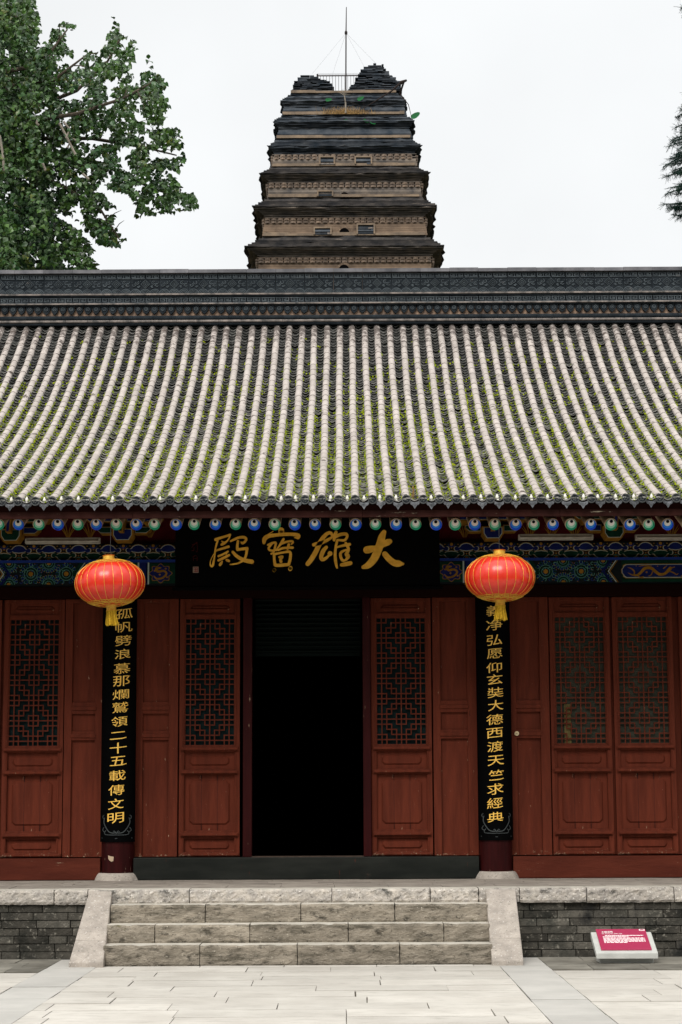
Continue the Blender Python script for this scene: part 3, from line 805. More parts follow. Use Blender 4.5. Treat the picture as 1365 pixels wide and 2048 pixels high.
bset = [(25, 'g'), (248, 'b'), (985, 'b'), (1226, 'g'), (-215, 'b'), (1466, 'b'), (495, 'g'), (740, 'g'), (-455, 'g'), (1706, 'g')]
for px, c in bset: bracket_set(px, c)
for px in (136, 300, 930, 1105, 1345, -95, 1150, 180, 1060): 
    p = W(px, 1074, 23.47); fl_ = MB(); flame(fl_, p.x, p.z, 0.17, 23.496)
    fl_.build('flame_ornament', [M['p_gold']] * 4, hall)

CL = [(-.50, .0), (-.48, .06), (-.43, .085), (-.37, .075), (-.33, .045), (-.27, .06), (-.22, .13), (-.12, .19), (0, .21), (.12, .19), (.22, .13), (.27, .06), (.33, .045), (.37, .075), (.43, .085), (.48, .06), (.50, 0), (.47, -.07), (.40, -.09), (.32, -.07), (.27, -.03), (.2, -.06), (0, -.085), (-.2, -.06), (-.27, -.03), (-.32, -.07), (-.40, -.09), (-.47, -.07)]
cb = MB(); cb.box(-SPAN, SPAN, 23.38, 23.6, zf1, zf0, 0)
hh = zf0 - zf1; u = 0.3515; x = X(1232, 1100, 23.38) - 40 * u
while x < SPAN:
    if x > -SPAN + 0.4:
        wq = u * 0.80
        def cloud(cx, cz, flip, fill):
            for (s_, e, m, d) in ((1.0, 0.014, 4, 0.002), (1.0, 0.007, 3, 0.004), (1.0, 0.0, fill, 0.006)):
                P = []
                for (a, b) in CL:
                    q = math.hypot(a, b * 2.2) or 1
                    P.append((cx + a * wq + e * a / q, cz + flip * (b * wq * 1.0 + e * b * 2.2 / q)))
                cb.prism(P, 23.38 - d, 23.38, m)
        cloud(x, zf1 + hh * 0.66, 1, 1)
        cloud(x + u / 2, zf1 + hh * 0.36, -1, 2)
        for (dx, dz, r) in ((u / 2, 0.72, 0.010), (u / 2, 0.93, 0.018), (0, 0.09, 0.020), (0, 0.34, 0.009), (u * 0.27, 0.06, 0.008), (-u * 0.27, 0.06, 0.008), (u * 0.28, 0.93, 0.007), (-u * 0.28, 0.93, 0.007)):
            cb.disc(x + dx, zf1 + hh * dz, r, 23.377, 23.38, 4, 10)
        cb.ring(x, zf1 + hh * 0.05, 0.032, 0.038, 23.377, 23.38, 5, 12, a0=0, a1=math.pi)
        cb.ring(x + u / 2, zf1 + hh * 0.96, 0.034, 0.040, 23.377, 23.38, 6, 12, a0=math.pi, a1=2 * math.pi)
        cb.prism([(x + u / 2 - 0.018, zf1 + hh * 0.88), (x + u / 2 + 0.018, zf1 + hh * 0.88), (x + u / 2, zf1 + hh * 0.70)], 23.3785, 23.38, 6)
    x += u
cb.build('cloud_beam', [M['p_dark'], M['p_blue'], M['p_green'], M['p_white'], M['p_gold'], M['p_teal'], M['p_strip']], hall)

bm_ = MB(); BD = 23.34
bm_.box(-SPAN, SPAN, BD, 23.6, zb0, zb1 - 0.002, 0)
bm_.box(-SPAN, SPAN, BD - 0.02, BD, zb1 - 0.012, zf1 + 0.006, 6)
bh = zb1 - 0.014 - zb0; zm = zb0 + bh / 2
BX = lambda px: X(px, 1145, BD)
def rosette(x, z, r=0.135, half=0):
    a0, a1 = (0, 2 * math.pi) if half == 0 else ((0, math.pi) if half > 0 else (math.pi, 2 * math.pi))
    def ring(r0, r1, m, d, k=18): bm_.ring(x, z, r0, r1, BD - d, BD, m, k, a0=a0, a1=a1)
    ring(0, r * 0.20, 4, 0.004); ring(r * 0.33, r * 0.37, 5, 0.003); ring(r * 0.56, r * 0.60, 5, 0.003)
    n1 = 12
    for k in range(n1):
        a = a0 + (a1 - a0) * (k + 0.5) / n1 if half else 2 * math.pi * k / n1
        bm_.disc(x + r * 0.46 * math.cos(a), z + r * 0.46 * math.sin(a), r * 0.075, BD - 0.0025, BD, 2, 7)
        cx, cz = x + r * 0.80 * math.cos(a), z + r * 0.80 * math.sin(a)
        if zb0 + 0.03 < cz < zb1 - 0.035:
            bm_.disc(cx, cz, r * 0.13, BD - 0.002, BD, 1 if k % 2 else 2, 9)
            bm_.ring(cx, cz, r * 0.13, r * 0.165, BD - 0.003, BD, 5 if k % 2 else 6, 9, rot=a, a0=0.3, a1=5.6)
            bm_.disc(cx + 0.2 * r * math.cos(a + 0.9), cz + 0.2 * r * math.sin(a + 0.9), r * 0.045, BD - 0.003, BD, 4, 6)
def swirl(x0, x1):
    x = x0
    while x < x1:
        for q in range(4):
            z = zb0 + bh * (0.13 + 0.245 * q); xx = x + jit(0.01); r = 0.019
            bm_.ring(xx, z, r - 0.006, r, BD - 0.0018, BD, random.choice((5, 5, 6, 2)), 9, rot=random.uniform(0, 6), a0=0.3, a1=5.0)
        x += 0.062
def chevron(x, sg, m, wd):
    p = [(x, zb0), (x + sg * wd, zb0), (x + sg * (wd + bh * 0.36), zm), (x + sg * wd, zb1 - 0.014), (x, zb1 - 0.014), (x + sg * bh * 0.36, zm)]
    bm_.prism(p, BD - 0.003, BD, m)
def medal(xc):
    bm_.box(xc - 0.17, xc + 0.17, BD - 0.002, BD, zb0 + 0.012, zb1 - 0.026, 2)
    N = 40
    for (rr, m, d) in ((1.0, 4, 0.004), (0.92, 1, 0.006)):
        bm_.prism([(xc + rr * (0.125 + 0.017 * math.cos(8 * a)) * math.cos(a), zm + rr * (0.105 + 0.014 * math.cos(8 * a)) * math.sin(a)) for a in [2 * math.pi * i / N for i in range(N)]], BD - d, BD, m)
    bm_.stroke([(xc - 0.08, zm - 0.03, 0.01), (xc - 0.04, zm - 0.065, 0.02), (xc + 0.03, zm - 0.05, 0.022), (xc + 0.07, zm, 0.022), (xc + 0.03, zm + 0.03, 0.024), (xc - 0.03, zm + 0.02, 0.03), (xc - 0.05, zm + 0.055, 0.034), (xc, zm + 0.065, 0.016)], BD - 0.006, 0.003, 4, 3)
    for dx, dz in ((-0.07, 0.03), (0.06, 0.055), (0.075, -0.045), (-0.01, -0.015)): bm_.disc(xc + dx, zm + dz, 0.012, BD - 0.008, BD, 4, 6)
def dragon(x0, sg):
    S = [(0, -0.02, 0.004), (0.05, -0.045, 0.014), (0.11, -0.05, 0.026), (0.16, -0.01, 0.032), (0.20, 0.03, 0.034), (0.27, 0.035, 0.034), (0.32, -0.005, 0.034), (0.37, -0.04, 0.032), (0.43, -0.035, 0.030), (0.47, 0.0, 0.036), (0.50, 0.03, 0.04)]
    bm_.stroke([(x0 + sg * a, zm + b, c) for a, b, c in S], BD - 0.008, 0.003, 4, 3)
    for P in ([(0.0, 0.04, 0.004), (0.04, 0.03, 0.012), (0.075, -0.005, 0.016), (0.07, -0.05, 0.01)], [(0.11, -0.05, 0.014), (0.14, -0.075, 0.01), (0.18, -0.07, 0.014)], [(0.29, -0.01, 0.012), (0.27, -0.05, 0.012), (0.24, -0.06, 0.008)],
              [(0.47, 0.0, 0.014), (0.53, -0.02, 0.014), (0.57, -0.045, 0.012), (0.59, -0.03, 0.006)], [(0.50, 0.03, 0.016), (0.55, 0.045, 0.008)], [(0.42, 0.03, 0.012), (0.46, 0.06, 0.006)], [(0.13, 0.055, 0.004), (0.2, 0.065, 0.01), (0.28, 0.06, 0.005)]):
        bm_.stroke([(x0 + sg * a, zm + b, c) for a, b, c in P], BD - 0.0085, 0.003, 4, 3)
    for a, b, r in ((0.66, 0.05, 0.014), (0.66, -0.02, 0.016), (0.63, -0.06, 0.009), (0.35, 0.055, 0.007), (0.10, 0.06, 0.007), (0.22, -0.015, 0.012)): bm_.disc(x0 + sg * a, zm + b, r, BD - 0.0085, BD, 4, 7)
def bay_end(xc, sg):
    """beam painting from a column at xc outwards (sg): stripes, medallion, stripes, chevrons, rosettes, dragon panel"""
    pass
def side_bay(sg):
    mx = lambda px: BX(px) if sg > 0 else 2 * AX - BX(px)      # mirrored about the hall axis
    def bx(p0, p1, m, d=0.002):
        a, b = sorted((mx(p0), mx(p1))); bm_.box(a, b, BD - d, BD, zb0, zb1 - 0.014, m)
    bx(1010, 1026, 1); bx(1026, 1030, 3, 0.003); bx(1030, 1044, 2); bx(1044, 1047, 3, 0.003)
    for (p, m, wd) in ((1047, 1, 0.035), (1054, 3, 0.012), (1057, 2, 0.045)): chevron(mx(p), sg, m, wd)
    swirl(min(mx(1090), mx(1215)), max(mx(1090), mx(1215)))
    for px in (1092, 1163): rosette(mx(px), zm)
    for px in (1127, 1207):
        rosette(mx(px), zb0 + 0.002, 0.12, 1); rosette(mx(px), zb1 - 0.016, 0.12, -1)
    xs_ = mx(1232)
    for (p, m, wd, d) in ((1226, 1, 0.04, 0.0), (1234, 3, 0.012, 0), (1237, 4, 0.010, 0)): chevron(mx(p), -sg, m, wd)
    a, b = sorted((mx(1244), mx(1365 + 420)))
    bm_.box(a, b, BD - 0.0015, BD, zb0, zb1 - 0.014, 2)
    for (e, m, d) in ((0.0, 4, 0.003), (0.007, 3, 0.0045), (0.013, 1, 0.006)):
        x0, x1 = (mx(1243) + sg * e, mx(1700) - sg * e); z0_, z1_ = zb0 + bh * 0.17 + e, zb1 - 0.014 - bh * 0.17 - e; c = 0.05
        P = [(x0, zm - 0.02), (x0 + sg * 0.02, zm - 0.045), (x0 + sg * 0.02, z0_ + 0.02), (x0 + sg * c, z0_), (x1, z0_), (x1, z1_), (x0 + sg * c, z1_), (x0 + sg * 0.02, z1_ - 0.02), (x0 + sg * 0.02, zm + 0.045), (x0, zm + 0.02)]
        bm_.prism(P, BD - d, BD, m)
    dragon(mx(1256), sg)
    dragon(mx(1256) + sg * 1.40, -sg)
    medal(mx(903))
    bx(926, 929, 3, 0.003); bx(929, 946, 1); bx(946, 949, 3, 0.003); bx(949, 962, 2)
side_bay(1); side_bay(-1)
bm_.build('painted_beam', [M['p_dark'], M['p_blue'], M['p_green'], M['p_white'], M['p_gold'], M['p_teal'], M['p_strip']], hall)
ln = MB(); ln.box(-SPAN, SPAN, 23.5, 23.72, 3.975, zb0 - 0.002); ln.build('door_lintel', M['soffit'], hall, bevel=0.006)

# ---- columns with stone plinths
for k, off in enumerate((-6.57, -2.19, 2.19, 6.57)):
    x = AX + off
    b = MB(); b.lathe([(0.192, PLAT + 0.085), (0.190, 2.5), (0.184, zb1)], (x, COL_D, 0), 28)
    c = b.build('column', M['dark_red'], hall, smooth=40)
    b = MB(); b.lathe([(0.275, PLAT - 0.01), (0.268, PLAT + 0.02), (0.245, PLAT + 0.065), (0.228, PLAT + 0.084), (0.15, PLAT + 0.0845)], (x, COL_D, 0), 28)
    b.build('plinth', M['ramp_stone'], c, smooth=40)
    if k == 1:
        q = MB(); p = W(222, 1717, COL_D - 0.19)
        q.prism([(p.x - 0.03, p.z + 0.035), (p.x - 0.005, p.z + 0.025), (p.x + 0.033, p.z + 0.02), (p.x + 0.03, p.z - 0.03), (p.x + 0.005, p.z - 0.035), (p.x - 0.012, p.z - 0.025), (p.x - 0.028, p.z)], COL_D - 0.1945, COL_D - 0.186)
        q.build('bare_patch', M['bare_wood'], c)

# ---- sills
for sg in (-1, 1):
    b = MB(); b.box(*sorted((AX + sg * 2.385, AX + sg * 6.37)), 23.44, 23.75, PLAT + 0.004, 0.952); b.build('sill', M['sill_wood'], hall, bevel=0.008)
b = MB(); b.box(AX - 2.0, AX + 1.99, 23.40, 23.75, PLAT + 0.004, 0.955)
th = b.build('threshold', M['black_sill'], hall, bevel=0.008)
b = MB(); b.box(AX - 0.64, AX + 0.66, 23.42, 23.7, 0.9555, 0.963); b.build('threshold_edge', M['tile_joint'], th)

# ---- door leaves
LB, LW, LH = 0.962, 0.712, 3.01
HROW = {0: [(0, 10)], 1: [(0, 2), (3, 7), (8, 10)], 2: [(2, 4), (6, 8)], 3: [(0, 3), (4, 6), (7, 10)], 4: [(0, 10)], 5: [(0, 3), (4, 6), (7, 10)], 6: [(2, 4), (6, 8)], 7: [(0, 2), (3, 7), (8, 10)]}
VCOL = {1: [(0, 8)], 2: [(-1, 1), (2, 6)], 3: [(1, 3), (5, 7)], 4: [(-2, 2), (3, 5)], 5: [(0, 8)]}
def panel(mb, x0, x1, z0, z1, y, ch=0.028, ins=(0.05, 0.04), split=0):
    """recessed board with a raised field whose corners are cut"""
    mb.box(x0, x1, y, y + 0.02, z0, z1)
    a, b, c, d = x0 + ins[0], x1 - ins[0], z0 + ins[1], z1 - ins[1]
    def fld(e): 
        A, B, C, D_ = a + e, b - e, c + e, d - e; q = max(ch - e * 0.4, 0.004)
        return [(A + q, C), (B - q, C), (B, C + q), (B, D_ - q), (B - q, D_), (A + q, D_), (A, D_ - q), (A, C + q)]
    o_, i_ = fld(0), fld(0.016)
    mb.add([(p[0], y - 0.0002, p[1]) for p in o_] + [(p[0], y - 0.016, p[1]) for p in i_],
           [(k, (k + 1) % 8, 8 + (k + 1) % 8, 8 + k) for k in range(8)] + [list(range(8, 16))])
def make_leaf(proto_mat, glass):
    root = bpy.data.objects.new('door_leaf', None); COL.objects.link(root); root.parent = hall
    root.location = (0, 0, 0)
    wv = LW
    fr = MB()
    def bar(x0, x1, z0, z1, y0=0.0, y1=0.07): fr.box(x0, x1, y0, y1, z0, z1)
    st = 0.062
    bar(0, st, 0, LH); bar(wv - st, wv, 0, LH)
    rails = [(0, 0.05), (0.205, 0.30), (0.945, 1.005), (1.205, 1.284), (2.777, 2.83), (2.965, LH)]
    for a, b in rails: bar(st, wv - st, a, b, 0.004)
    for xx in (st - 0.02, wv - st + 0.008):                       # moulding beads inside the stiles
        fr.box(xx, xx + 0.012, -0.008, 0.0, 0.0, LH)
    for a, b in rails[1:4]:                                      # rounded rails
        zc = (a + b) / 2
        fr.box(st - 0.045, wv - st + 0.045, -0.026, -0.0085, zc - 0.024, zc + 0.024)
        fr.box(st - 0.035, wv - st + 0.035, -0.042, -0.0265, zc - 0.013, zc + 0.013)
    fr.box(0.006, wv - 0.006, -0.020, -0.0085, 0.004, 0.040); fr.box(0.012, wv - 0.012, -0.028, -0.0205, 0.012, 0.030)
    def mk(mb, name, m, bev=0.0):
        off = parent_world(root); mb.v = [(a + off.x, b_ + off.y, c + off.z) for a, b_, c in mb.v]
        return mb.build(name, m, root, bevel=bev)
    mk(fr, 'frame', proto_mat, 0.004)
    pb = MB(); panel(pb, st, wv - st, 0.05, 0.205, 0.045, 0.03, (0.06, 0.030)); mk(pb, 'bottom_panel', proto_mat, 0.002)
    pb = MB()
    n = 3; ww = (wv - 2 * st) / n
    panel(pb, st, wv - st, 0.30, 0.945, 0.045, 0.04, (0.055, 0.065))
    for q in (0.34, 0.66): pb.box(st + (wv - 2 * st) * q - 0.0016, st + (wv - 2 * st) * q + 0.0016, 0.0282, 0.05, 0.302, 0.943, 1)
    mk(pb, 'main_panel', [proto_mat, M['p_dark']], 0.002)
    pb = MB(); panel(pb, st, wv - st, 1.005, 1.205, 0.045, 0.03, (0.06, 0.045)); mk(pb, 'upper_panel', proto_mat, 0.002)
    pb = MB(); panel(pb, st, wv - st, 2.83, 2.965, 0.03, 0.03, (0.06, 0.03)); mk(pb, 'top_panel', proto_mat, 0.002)
    la = MB(); x0, x1, z0, z1 = st + 0.008, wv - st - 0.008, 1.284, 2.777
    ux, uz, t = (x1 - x0) / 10, (z1 - z0) / 25, 0.0062
    for r in range(26):
        rr_ = 17 - r                                             # row 17 is the bottom edge of the pattern
        for (a, b) in HROW[(rr_ % 8)] if 0 < r < 25 else [(0, 10)]:
            la.box(x0 + a * ux - t, x0 + b * ux + t, 0.012, 0.032, z0 + r * uz - t, z0 + r * uz + t)
    for c in range(1, 10):
        cc_ = c if c <= 5 else 10 - c
        for base in range(-2, 4):
            for (a, b) in VCOL[cc_]:
                ra, rb = base * 8 + a, base * 8 + b
                za, zb_ = z0 + (17 - rb) * uz, z0 + (17 - ra) * uz
                za, zb_ = max(za, z0), min(zb_, z1)
                if zb_ - za > 0.01: la.box(x0 + c * ux - t, x0 + c * ux + t, 0.0135, 0.0335, za, zb_)
    la.box(st, x0, 0.01, 0.05, z0, z1); la.box(x1, wv - st, 0.01, 0.05, z0, z1)
    mk(la, 'lattice', proto_mat)
    gl = MB(); gl.box(st, wv - st, 0.062, 0.066, z0, z1); mk(gl, 'pane', glass)
    return root
leafA = make_leaf(M['red_wood'], M['glass'])
leafB = make_leaf(M['red_wood'], M['glass_olive'])
def place(root, x, first):
    r = root if first else copy_tree(root)
    r.location = Vector((x, WALL_D, LB)) - hall.location
    return r
place(leafA, AX - 1.497, True)
for x in (0.757, -3.572, -4.318, -5.105, -5.85): place(leafA, AX + x, False)
place(leafB, AX + 2.868, True)
for x in (3.612, 4.400, 5.15): place(leafB, AX + x, False)
def leafpost(x0, x1):
    b = MB(); b.box(x0, x1, WALL_D + 0.071, WALL_D + 0.12, LB, 3.975); b.build('door_post', M['red_wood'], hall, bevel=0.004)
for a, b_ in ((-0.745, -0.64), (0.66, 0.753)):
    q = MB(); q.box(AX + a, AX + b_, WALL_D - 0.07, WALL_D + 0.12, 0.956, 3.975); q.build('door_jamb', M['dark_red'], hall, bevel=0.006)
for q in (4.362, -4.362, 3.596, -3.59, 5.13, -5.12): leafpost(AX + q - 0.055, AX + q + 0.055)
gp = MB()                                                        # yellowish thing seen through the lattice: curtain edge
b = MB(); b.box(AX + 3.03, AX + 3.11, WALL_D + 0.050, WALL_D + 0.058, LB + 1.29, LB + 1.75); b.build('curtain_edge', mat('yellow_curtain', (0.17, 0.13, 0.05), (0.09, 0.07, 0.03), 0.8, 9), hall)
def side_panel(x0, x1):
    b = MB(); s = 0.07; d = WALL_D - 0.005
    r0, r1 = x0 + s + 0.02, x1 - s - 0.04
    b.box(x0, r0, d, d + 0.09, LB, 3.975); b.box(r1, x1, d, d + 0.09, LB, 3.975)
    for a, c in ((LB, LB + 0.012), (2.313, 2.417), (2.62, 2.758), (3.93, 3.975)): b.box(r0, r1, d + 0.003, d + 0.09, a, c)
    for zc in (2.365, 2.685): b.box(r0 - 0.012, r1 + 0.012, d - 0.012, d - 0.001, zc - 0.022, zc + 0.022)
    b.box(r0 - 0.001, r1 + 0.001, d + 0.045, d + 0.08, LB + 0.01, 3.95)
    m_ = (r0 + r1) / 2
    b.build('side_panel', M['red_wood'], hall, bevel=0.004)
for a, c in ((-2.015, -1.512), (1.485, 2.0), (2.375, 2.855), (-2.85, -2.375), (5.90, 6.38), (-6.38, -5.90)): side_panel(AX + a, AX + c)

# roller shutter inside the doorway
sh = thing('roller_shutter', 'dark ribbed metal roller shutter half hidden at the top of the open doorway', 'shutter', (AX, 23.95, 3.4))
b = MB(); z = 3.35
while z < 3.98:
    b.prism([(AX - 0.62, z), (AX + 0.64, z), (AX + 0.64, z + 0.052), (AX - 0.62, z + 0.052)], 24.0, 24.02)
    b.tube([(AX - 0.62, 23.995, z + 0.028), (AX + 0.64, 23.995, z + 0.028)], 0.019, 8)
    z += 0.056
b.build('slats', M['shutter'], sh, smooth=40)
b = MB(); b.box(AX - 0.62, AX + 0.64, 23.985, 24.03, 3.315, 3.348); b.build('bottom_bar', M['shutter'], sh)

# ------------------------------------------------------------------ name plaque
PD = 22.78
pc = W(615, 1105, PD)
plq = thing('name_plaque', 'long black signboard with four large gold brush characters above the doorway', 'signboard', (pc.x, PD, Z(1172, PD)))
b = MB(); xl, xr = X(351, 1100, PD), X(880, 1100, PD); zt, zb_ = Z(1032, PD), Z(1172, PD)
b.box(xl, xr, PD, PD + 0.06, zb_, zt)
b.build('board', M['black'], plq, bevel=0.01)
b = MB()
for (a, c, d, e) in ((xl - 0.03, xr + 0.03, zb_ - 0.04, zb_ - 0.002), (xl - 0.03, xr + 0.03, zt + 0.002, zt + 0.04)): b.box(a, c, PD - 0.02, PD + 0.05, d, e)
b.build('frame', M['black'], plq, bevel=0.008)
def chars(zoom, ox, oy, S):
    b = MB(); k = 0
    for st in S:
        pts = []
        for (x, y_, wd) in st:
            p = W(ox + x / zoom, oy + y_ / zoom, PD)
            pts.append((p.x, p.z, wd / zoom * 0.00570))
        b.stroke(pts, PD, 0.010 + 0.0006 * k, 0, 4); k += 1
    return b
DIAN = [[(150, 200, 42), (200, 182, 36), (270, 160, 32), (345, 135, 32)], [(345, 138, 30), (333, 180, 18), (300, 225, 24), (260, 250, 40), (228, 270, 30)], [(232, 222, 14), (262, 242, 30)],
        [(178, 212, 26), (152, 300, 22), (140, 380, 22), (128, 470, 24), (110, 550, 32), (90, 566, 24), (76, 540, 15), (80, 490, 10), (110, 420, 8), (135, 385, 8)],
        [(145, 365, 10), (170, 345, 26), (250, 320, 30), (325, 297, 34)], [(188, 426, 28), (250, 400, 26), (318, 362, 24)], [(320, 362, 12), (288, 408, 8)],
        [(188, 484, 32), (260, 450, 34), (332, 412, 30)], [(240, 495, 14), (225, 520, 36), (208, 546, 34)], [(302, 480, 34), (328, 492, 36)],
        [(355, 222, 24), (400, 200, 30), (470, 172, 32), (540, 170, 36), (565, 195, 34), (550, 228, 32), (514, 250, 34), (495, 232, 14)],
        [(455, 222, 34), (445, 280, 34), (447, 335, 38)], [(447, 338, 36), (510, 328, 36), (578, 320, 40)], [(578, 322, 40), (570, 380, 34), (556, 440, 32), (515, 492, 26), (450, 525, 22), (390, 536, 18), (344, 540, 12)],
        [(385, 372, 38), (430, 420, 44), (500, 465, 50), (580, 492, 56), (645, 502, 58)]]
BAO = [[(1045, 72, 78), (1045, 112, 74)], [(860, 130, 8), (935, 86, 8)], [(808, 242, 42), (818, 190, 60), (870, 152, 56), (960, 140, 46), (1080, 128, 46), (1200, 128, 46), (1275, 145, 58), (1272, 172, 50)], [(1270, 180, 30), (1225, 172, 12)],
       [(862, 272, 26), (920, 248, 30), (970, 242, 28), (960, 300, 30), (940, 370, 28), (908, 394, 26)], [(920, 258, 22), (876, 310, 30), (888, 345, 30), (950, 352, 26)], [(1075, 195, 34), (1040, 255, 34), (1000, 310, 22), (975, 345, 26)],
       [(1050, 255, 30), (1120, 230, 28), (1190, 222, 28), (1205, 240, 24), (1182, 262, 18)], [(1000, 345, 24), (1060, 320, 32), (1130, 312, 30), (1200, 310, 34)], [(1147, 268, 36), (1130, 332, 26)],
       [(947, 400, 36), (950, 470, 36), (960, 545, 42)], [(960, 398, 30), (1070, 376, 28), (1162, 370, 36), (1168, 450, 38), (1148, 538, 40)], [(968, 552, 42), (1050, 550, 44), (1140, 542, 40)],
       [(1018, 440, 30), (1064, 432, 28), (1036, 470, 34), (1040, 498, 44)], [(950, 617, 50), (948, 619, 50)], [(1172, 588, 54), (1166, 602, 56)]]
XIONG = [[(142, 246, 44), (200, 232, 50), (260, 212, 42), (330, 178, 36), (370, 145, 26), (358, 104, 38), (320, 102, 42), (270, 145, 50), (220, 222, 60), (170, 330, 60), (110, 430, 60), (68, 482, 56)],
         [(300, 276, 38), (262, 320, 52), (235, 390, 50), (247, 430, 46), (290, 415, 38), (330, 378, 30), (345, 355, 62)], [(420, 92, 40), (400, 140, 46), (395, 188, 34)],
         [(410, 150, 36), (470, 120, 40), (540, 112, 40), (558, 142, 34), (528, 188, 30), (480, 190, 28), (440, 185, 24)], [(435, 190, 30), (415, 280, 32), (408, 380, 36), (415, 460, 36), (432, 532, 24)],
         [(425, 280, 20), (490, 260, 28), (588, 240, 36)], [(540, 226, 32), (556, 262, 30)], [(560, 262, 36), (578, 308, 30), (540, 312, 26), (482, 340, 32), (476, 390, 34), (500, 440, 34), (530, 440, 26)],
         [(580, 312, 24), (550, 362, 50), (570, 390, 48), (545, 432, 30)], [(488, 496, 42), (540, 486, 52), (598, 474, 50)]]
DA = [[(1015, 88, 56), (988, 150, 88), (970, 220, 96), (940, 310, 100), (890, 420, 95), (820, 498, 80), (758, 524, 48)], [(802, 310, 92), (850, 300, 86), (920, 284, 64), (1000, 242, 72), (1060, 215, 80), (1084, 205, 66)],
      [(1025, 362, 70), (1075, 420, 75), (1140, 470, 80), (1200, 480, 78), (1250, 484, 32)]]
for nm, z_, ox, oy, S in (('character', 6.825, 410, 1050, DIAN), ('character', 6.825, 410, 1050, BAO), ('character', 6.2045, 605, 1050, XIONG), ('character', 6.2045, 605, 1050, DA)):
    chars(z_, ox, oy, S).build(nm, M['gold'], plq)
b = chars(2.73, 380, 1030, [[(40, 148, 4), (26, 160, 3), (10, 178, 3)], [(12, 164, 3), (22, 160, 3), (40, 152, 3)], [(40, 150, 3), (41, 200, 3), (34, 196, 3)], [(10, 196, 3), (22, 192, 3)], [(24, 178, 3), (22, 196, 3)],
                           [(18, 226, 3), (20, 250, 3)], [(18, 226, 3), (38, 224, 3), (40, 250, 3)], [(22, 238, 2), (36, 237, 2)]])
b.build('inscription', M['inscription'], plq)
b = MB(); p = W(392, 1139.5, PD)
b.box(p.x - 0.032, p.x + 0.032, PD - 0.006, PD, p.z - 0.035, p.z + 0.035, 0)
for q in ([(-.02, .022), (.02, .022)], [(0, .022), (0, -.022)], [(-.02, 0), (.02, 0)], [(-.02, -.022), (.022, -.022)], [(.02, .02), (.02, -.02)]):
    b.stroke([(p.x + a, p.z + c, 0.006) for a, c in q], PD - 0.006, 0.002, 1, 1)
b.build('seal', [M['seal'], M['seal_red']], plq)

# ------------------------------------------------------------------ couplet boards
def couplet(px, ys, text, label, big, xs):
    c = W(px, 1680, COL_D - 0.2); x = AX + (-2.19 if px < 600 else 2.19)
    r = 0.212; D0 = COL_D
    root = thing('couplet_board', label, 'couplet board', (x, D0, Z(1682, D0 - r)), 'couplet boards on the columns')
    zt_, zb2 = Z(1172, D0 - r), Z(1682, D0 - r)
    b = MB(); N = 16; A = 1.25
    vs = []
    for zz in (zb2, zt_):
        for rr_ in (r, r - 0.018):
            for i in range(N + 1):
                a = -A + 2 * A * i / N; vs.append((x + rr_ * math.sin(a), D0 - rr_ * math.cos(a), zz))
    k = N + 1
    fs = [(i, i + 1, 2 * k + i + 1, 2 * k + i) for i in range(N)] + [(k + i, k + i + 1, 3 * k + i + 1, 3 * k + i) for i in range(N)] + [(i, i + 1, k + i + 1, k + i) for i in range(N)] + [(2 * k + i, 2 * k + i + 1, 3 * k + i + 1, 3 * k + i) for i in range(N)]
    fs += [(0, k, 3 * k, 2 * k), (N, k + N, 3 * k + N, 2 * k + N)]
    b.add(vs, fs); b.build('board', M['black'], root, smooth=40)
    for ch, py, qx in zip(text, ys, xs):
        V, Fc = glyph(ch, 0.0)
        a0, a1 = min(v[0] for v in V), max(v[0] for v in V); c0, c1 = min(v[1] for v in V), max(v[1] for v in V)
        p = W(qx, py, D0 - r)
        wd, ht = 0.186 + jit(0.008), 0.119 + jit(0.006)
        if ch == '二': ht = 0.085
        if ch == '五': ht = 0.105
        wd2 = wd if ch != '竺' else wd * 0.95
        m_ = MB(); pts = []
        for (vx, vy) in V:
            u_, v_ = (vx - a0) / (a1 - a0) - 0.5, (vy - c0) / (c1 - c0) - 0.5
            flick = 0.010 * max(0, abs(u_) - 0.25) * 4 * (0.5 - v_) * (1 if u_ > 0 else 0.3)       # clerical wave
            X_ = p.x + wd2 * u_; Z_ = p.z + ht * v_ + 0.018 * u_ + flick
            dx = max(-r * 0.95, min(r * 0.95, X_ - x))
            pts.append((X_, D0 - math.sqrt(r * r - dx * dx), Z_))
        n_ = len(pts)
        m_.add([(a, b_ - 0.006, c_) for a, b_, c_ in pts], Fc)
        m_.build('character', M['gold_letter'], root, normals=False)
    b = MB(); zb3 = zb2 + 0.115                                 # carved scroll below the writing
    def cs(P, wd=0.009):
        pts = [(x + a, zb3 + c, wd) for a, c in P]
        s0 = len(b.v); b.stroke(pts, 0, 0.006, 0, 3)
        b.v[s0:] = [(vx, D0 - math.sqrt(max(r * r - (vx - x) ** 2, 1e-4)) + vy, vz) for vx, vy, vz in b.v[s0:]]
    for sg in (-1, 1):
        cs([(sg * 0.145, 0.15), (sg * 0.15, 0.11), (sg * 0.13, 0.06), (sg * 0.09, 0.005), (sg * 0.05, -0.012), (sg * 0.012, -0.01)])
        cs([(sg * 0.15, 0.19), (sg * 0.165, 0.175), (sg * 0.155, 0.15), (sg * 0.14, 0.16)], 0.007)
        cs([(sg * 0.15, 0.05), (sg * 0.165, 0.02), (sg * 0.14, 0.0), (sg * 0.125, 0.015)], 0.007)
        cs([(sg * 0.14, -0.005), (sg * 0.13, -0.03), (sg * 0.05, -0.035), (0, -0.034)], 0.006)
        cs([(0, -0.02), (sg * 0.02, 0.01), (sg * 0.035, 0.005)], 0.006)
        cs([(sg * 0.175, -0.07), (sg * 0.0, -0.075)], 0.006)
    b.build('carved_scroll', M['carve'], root)
    return root
yl = [1227, 1254, 1281, 1308, 1337, 1362, 1389, 1415, 1443, 1471, 1496, 1522, 1551, 1580, 1608, 1636]
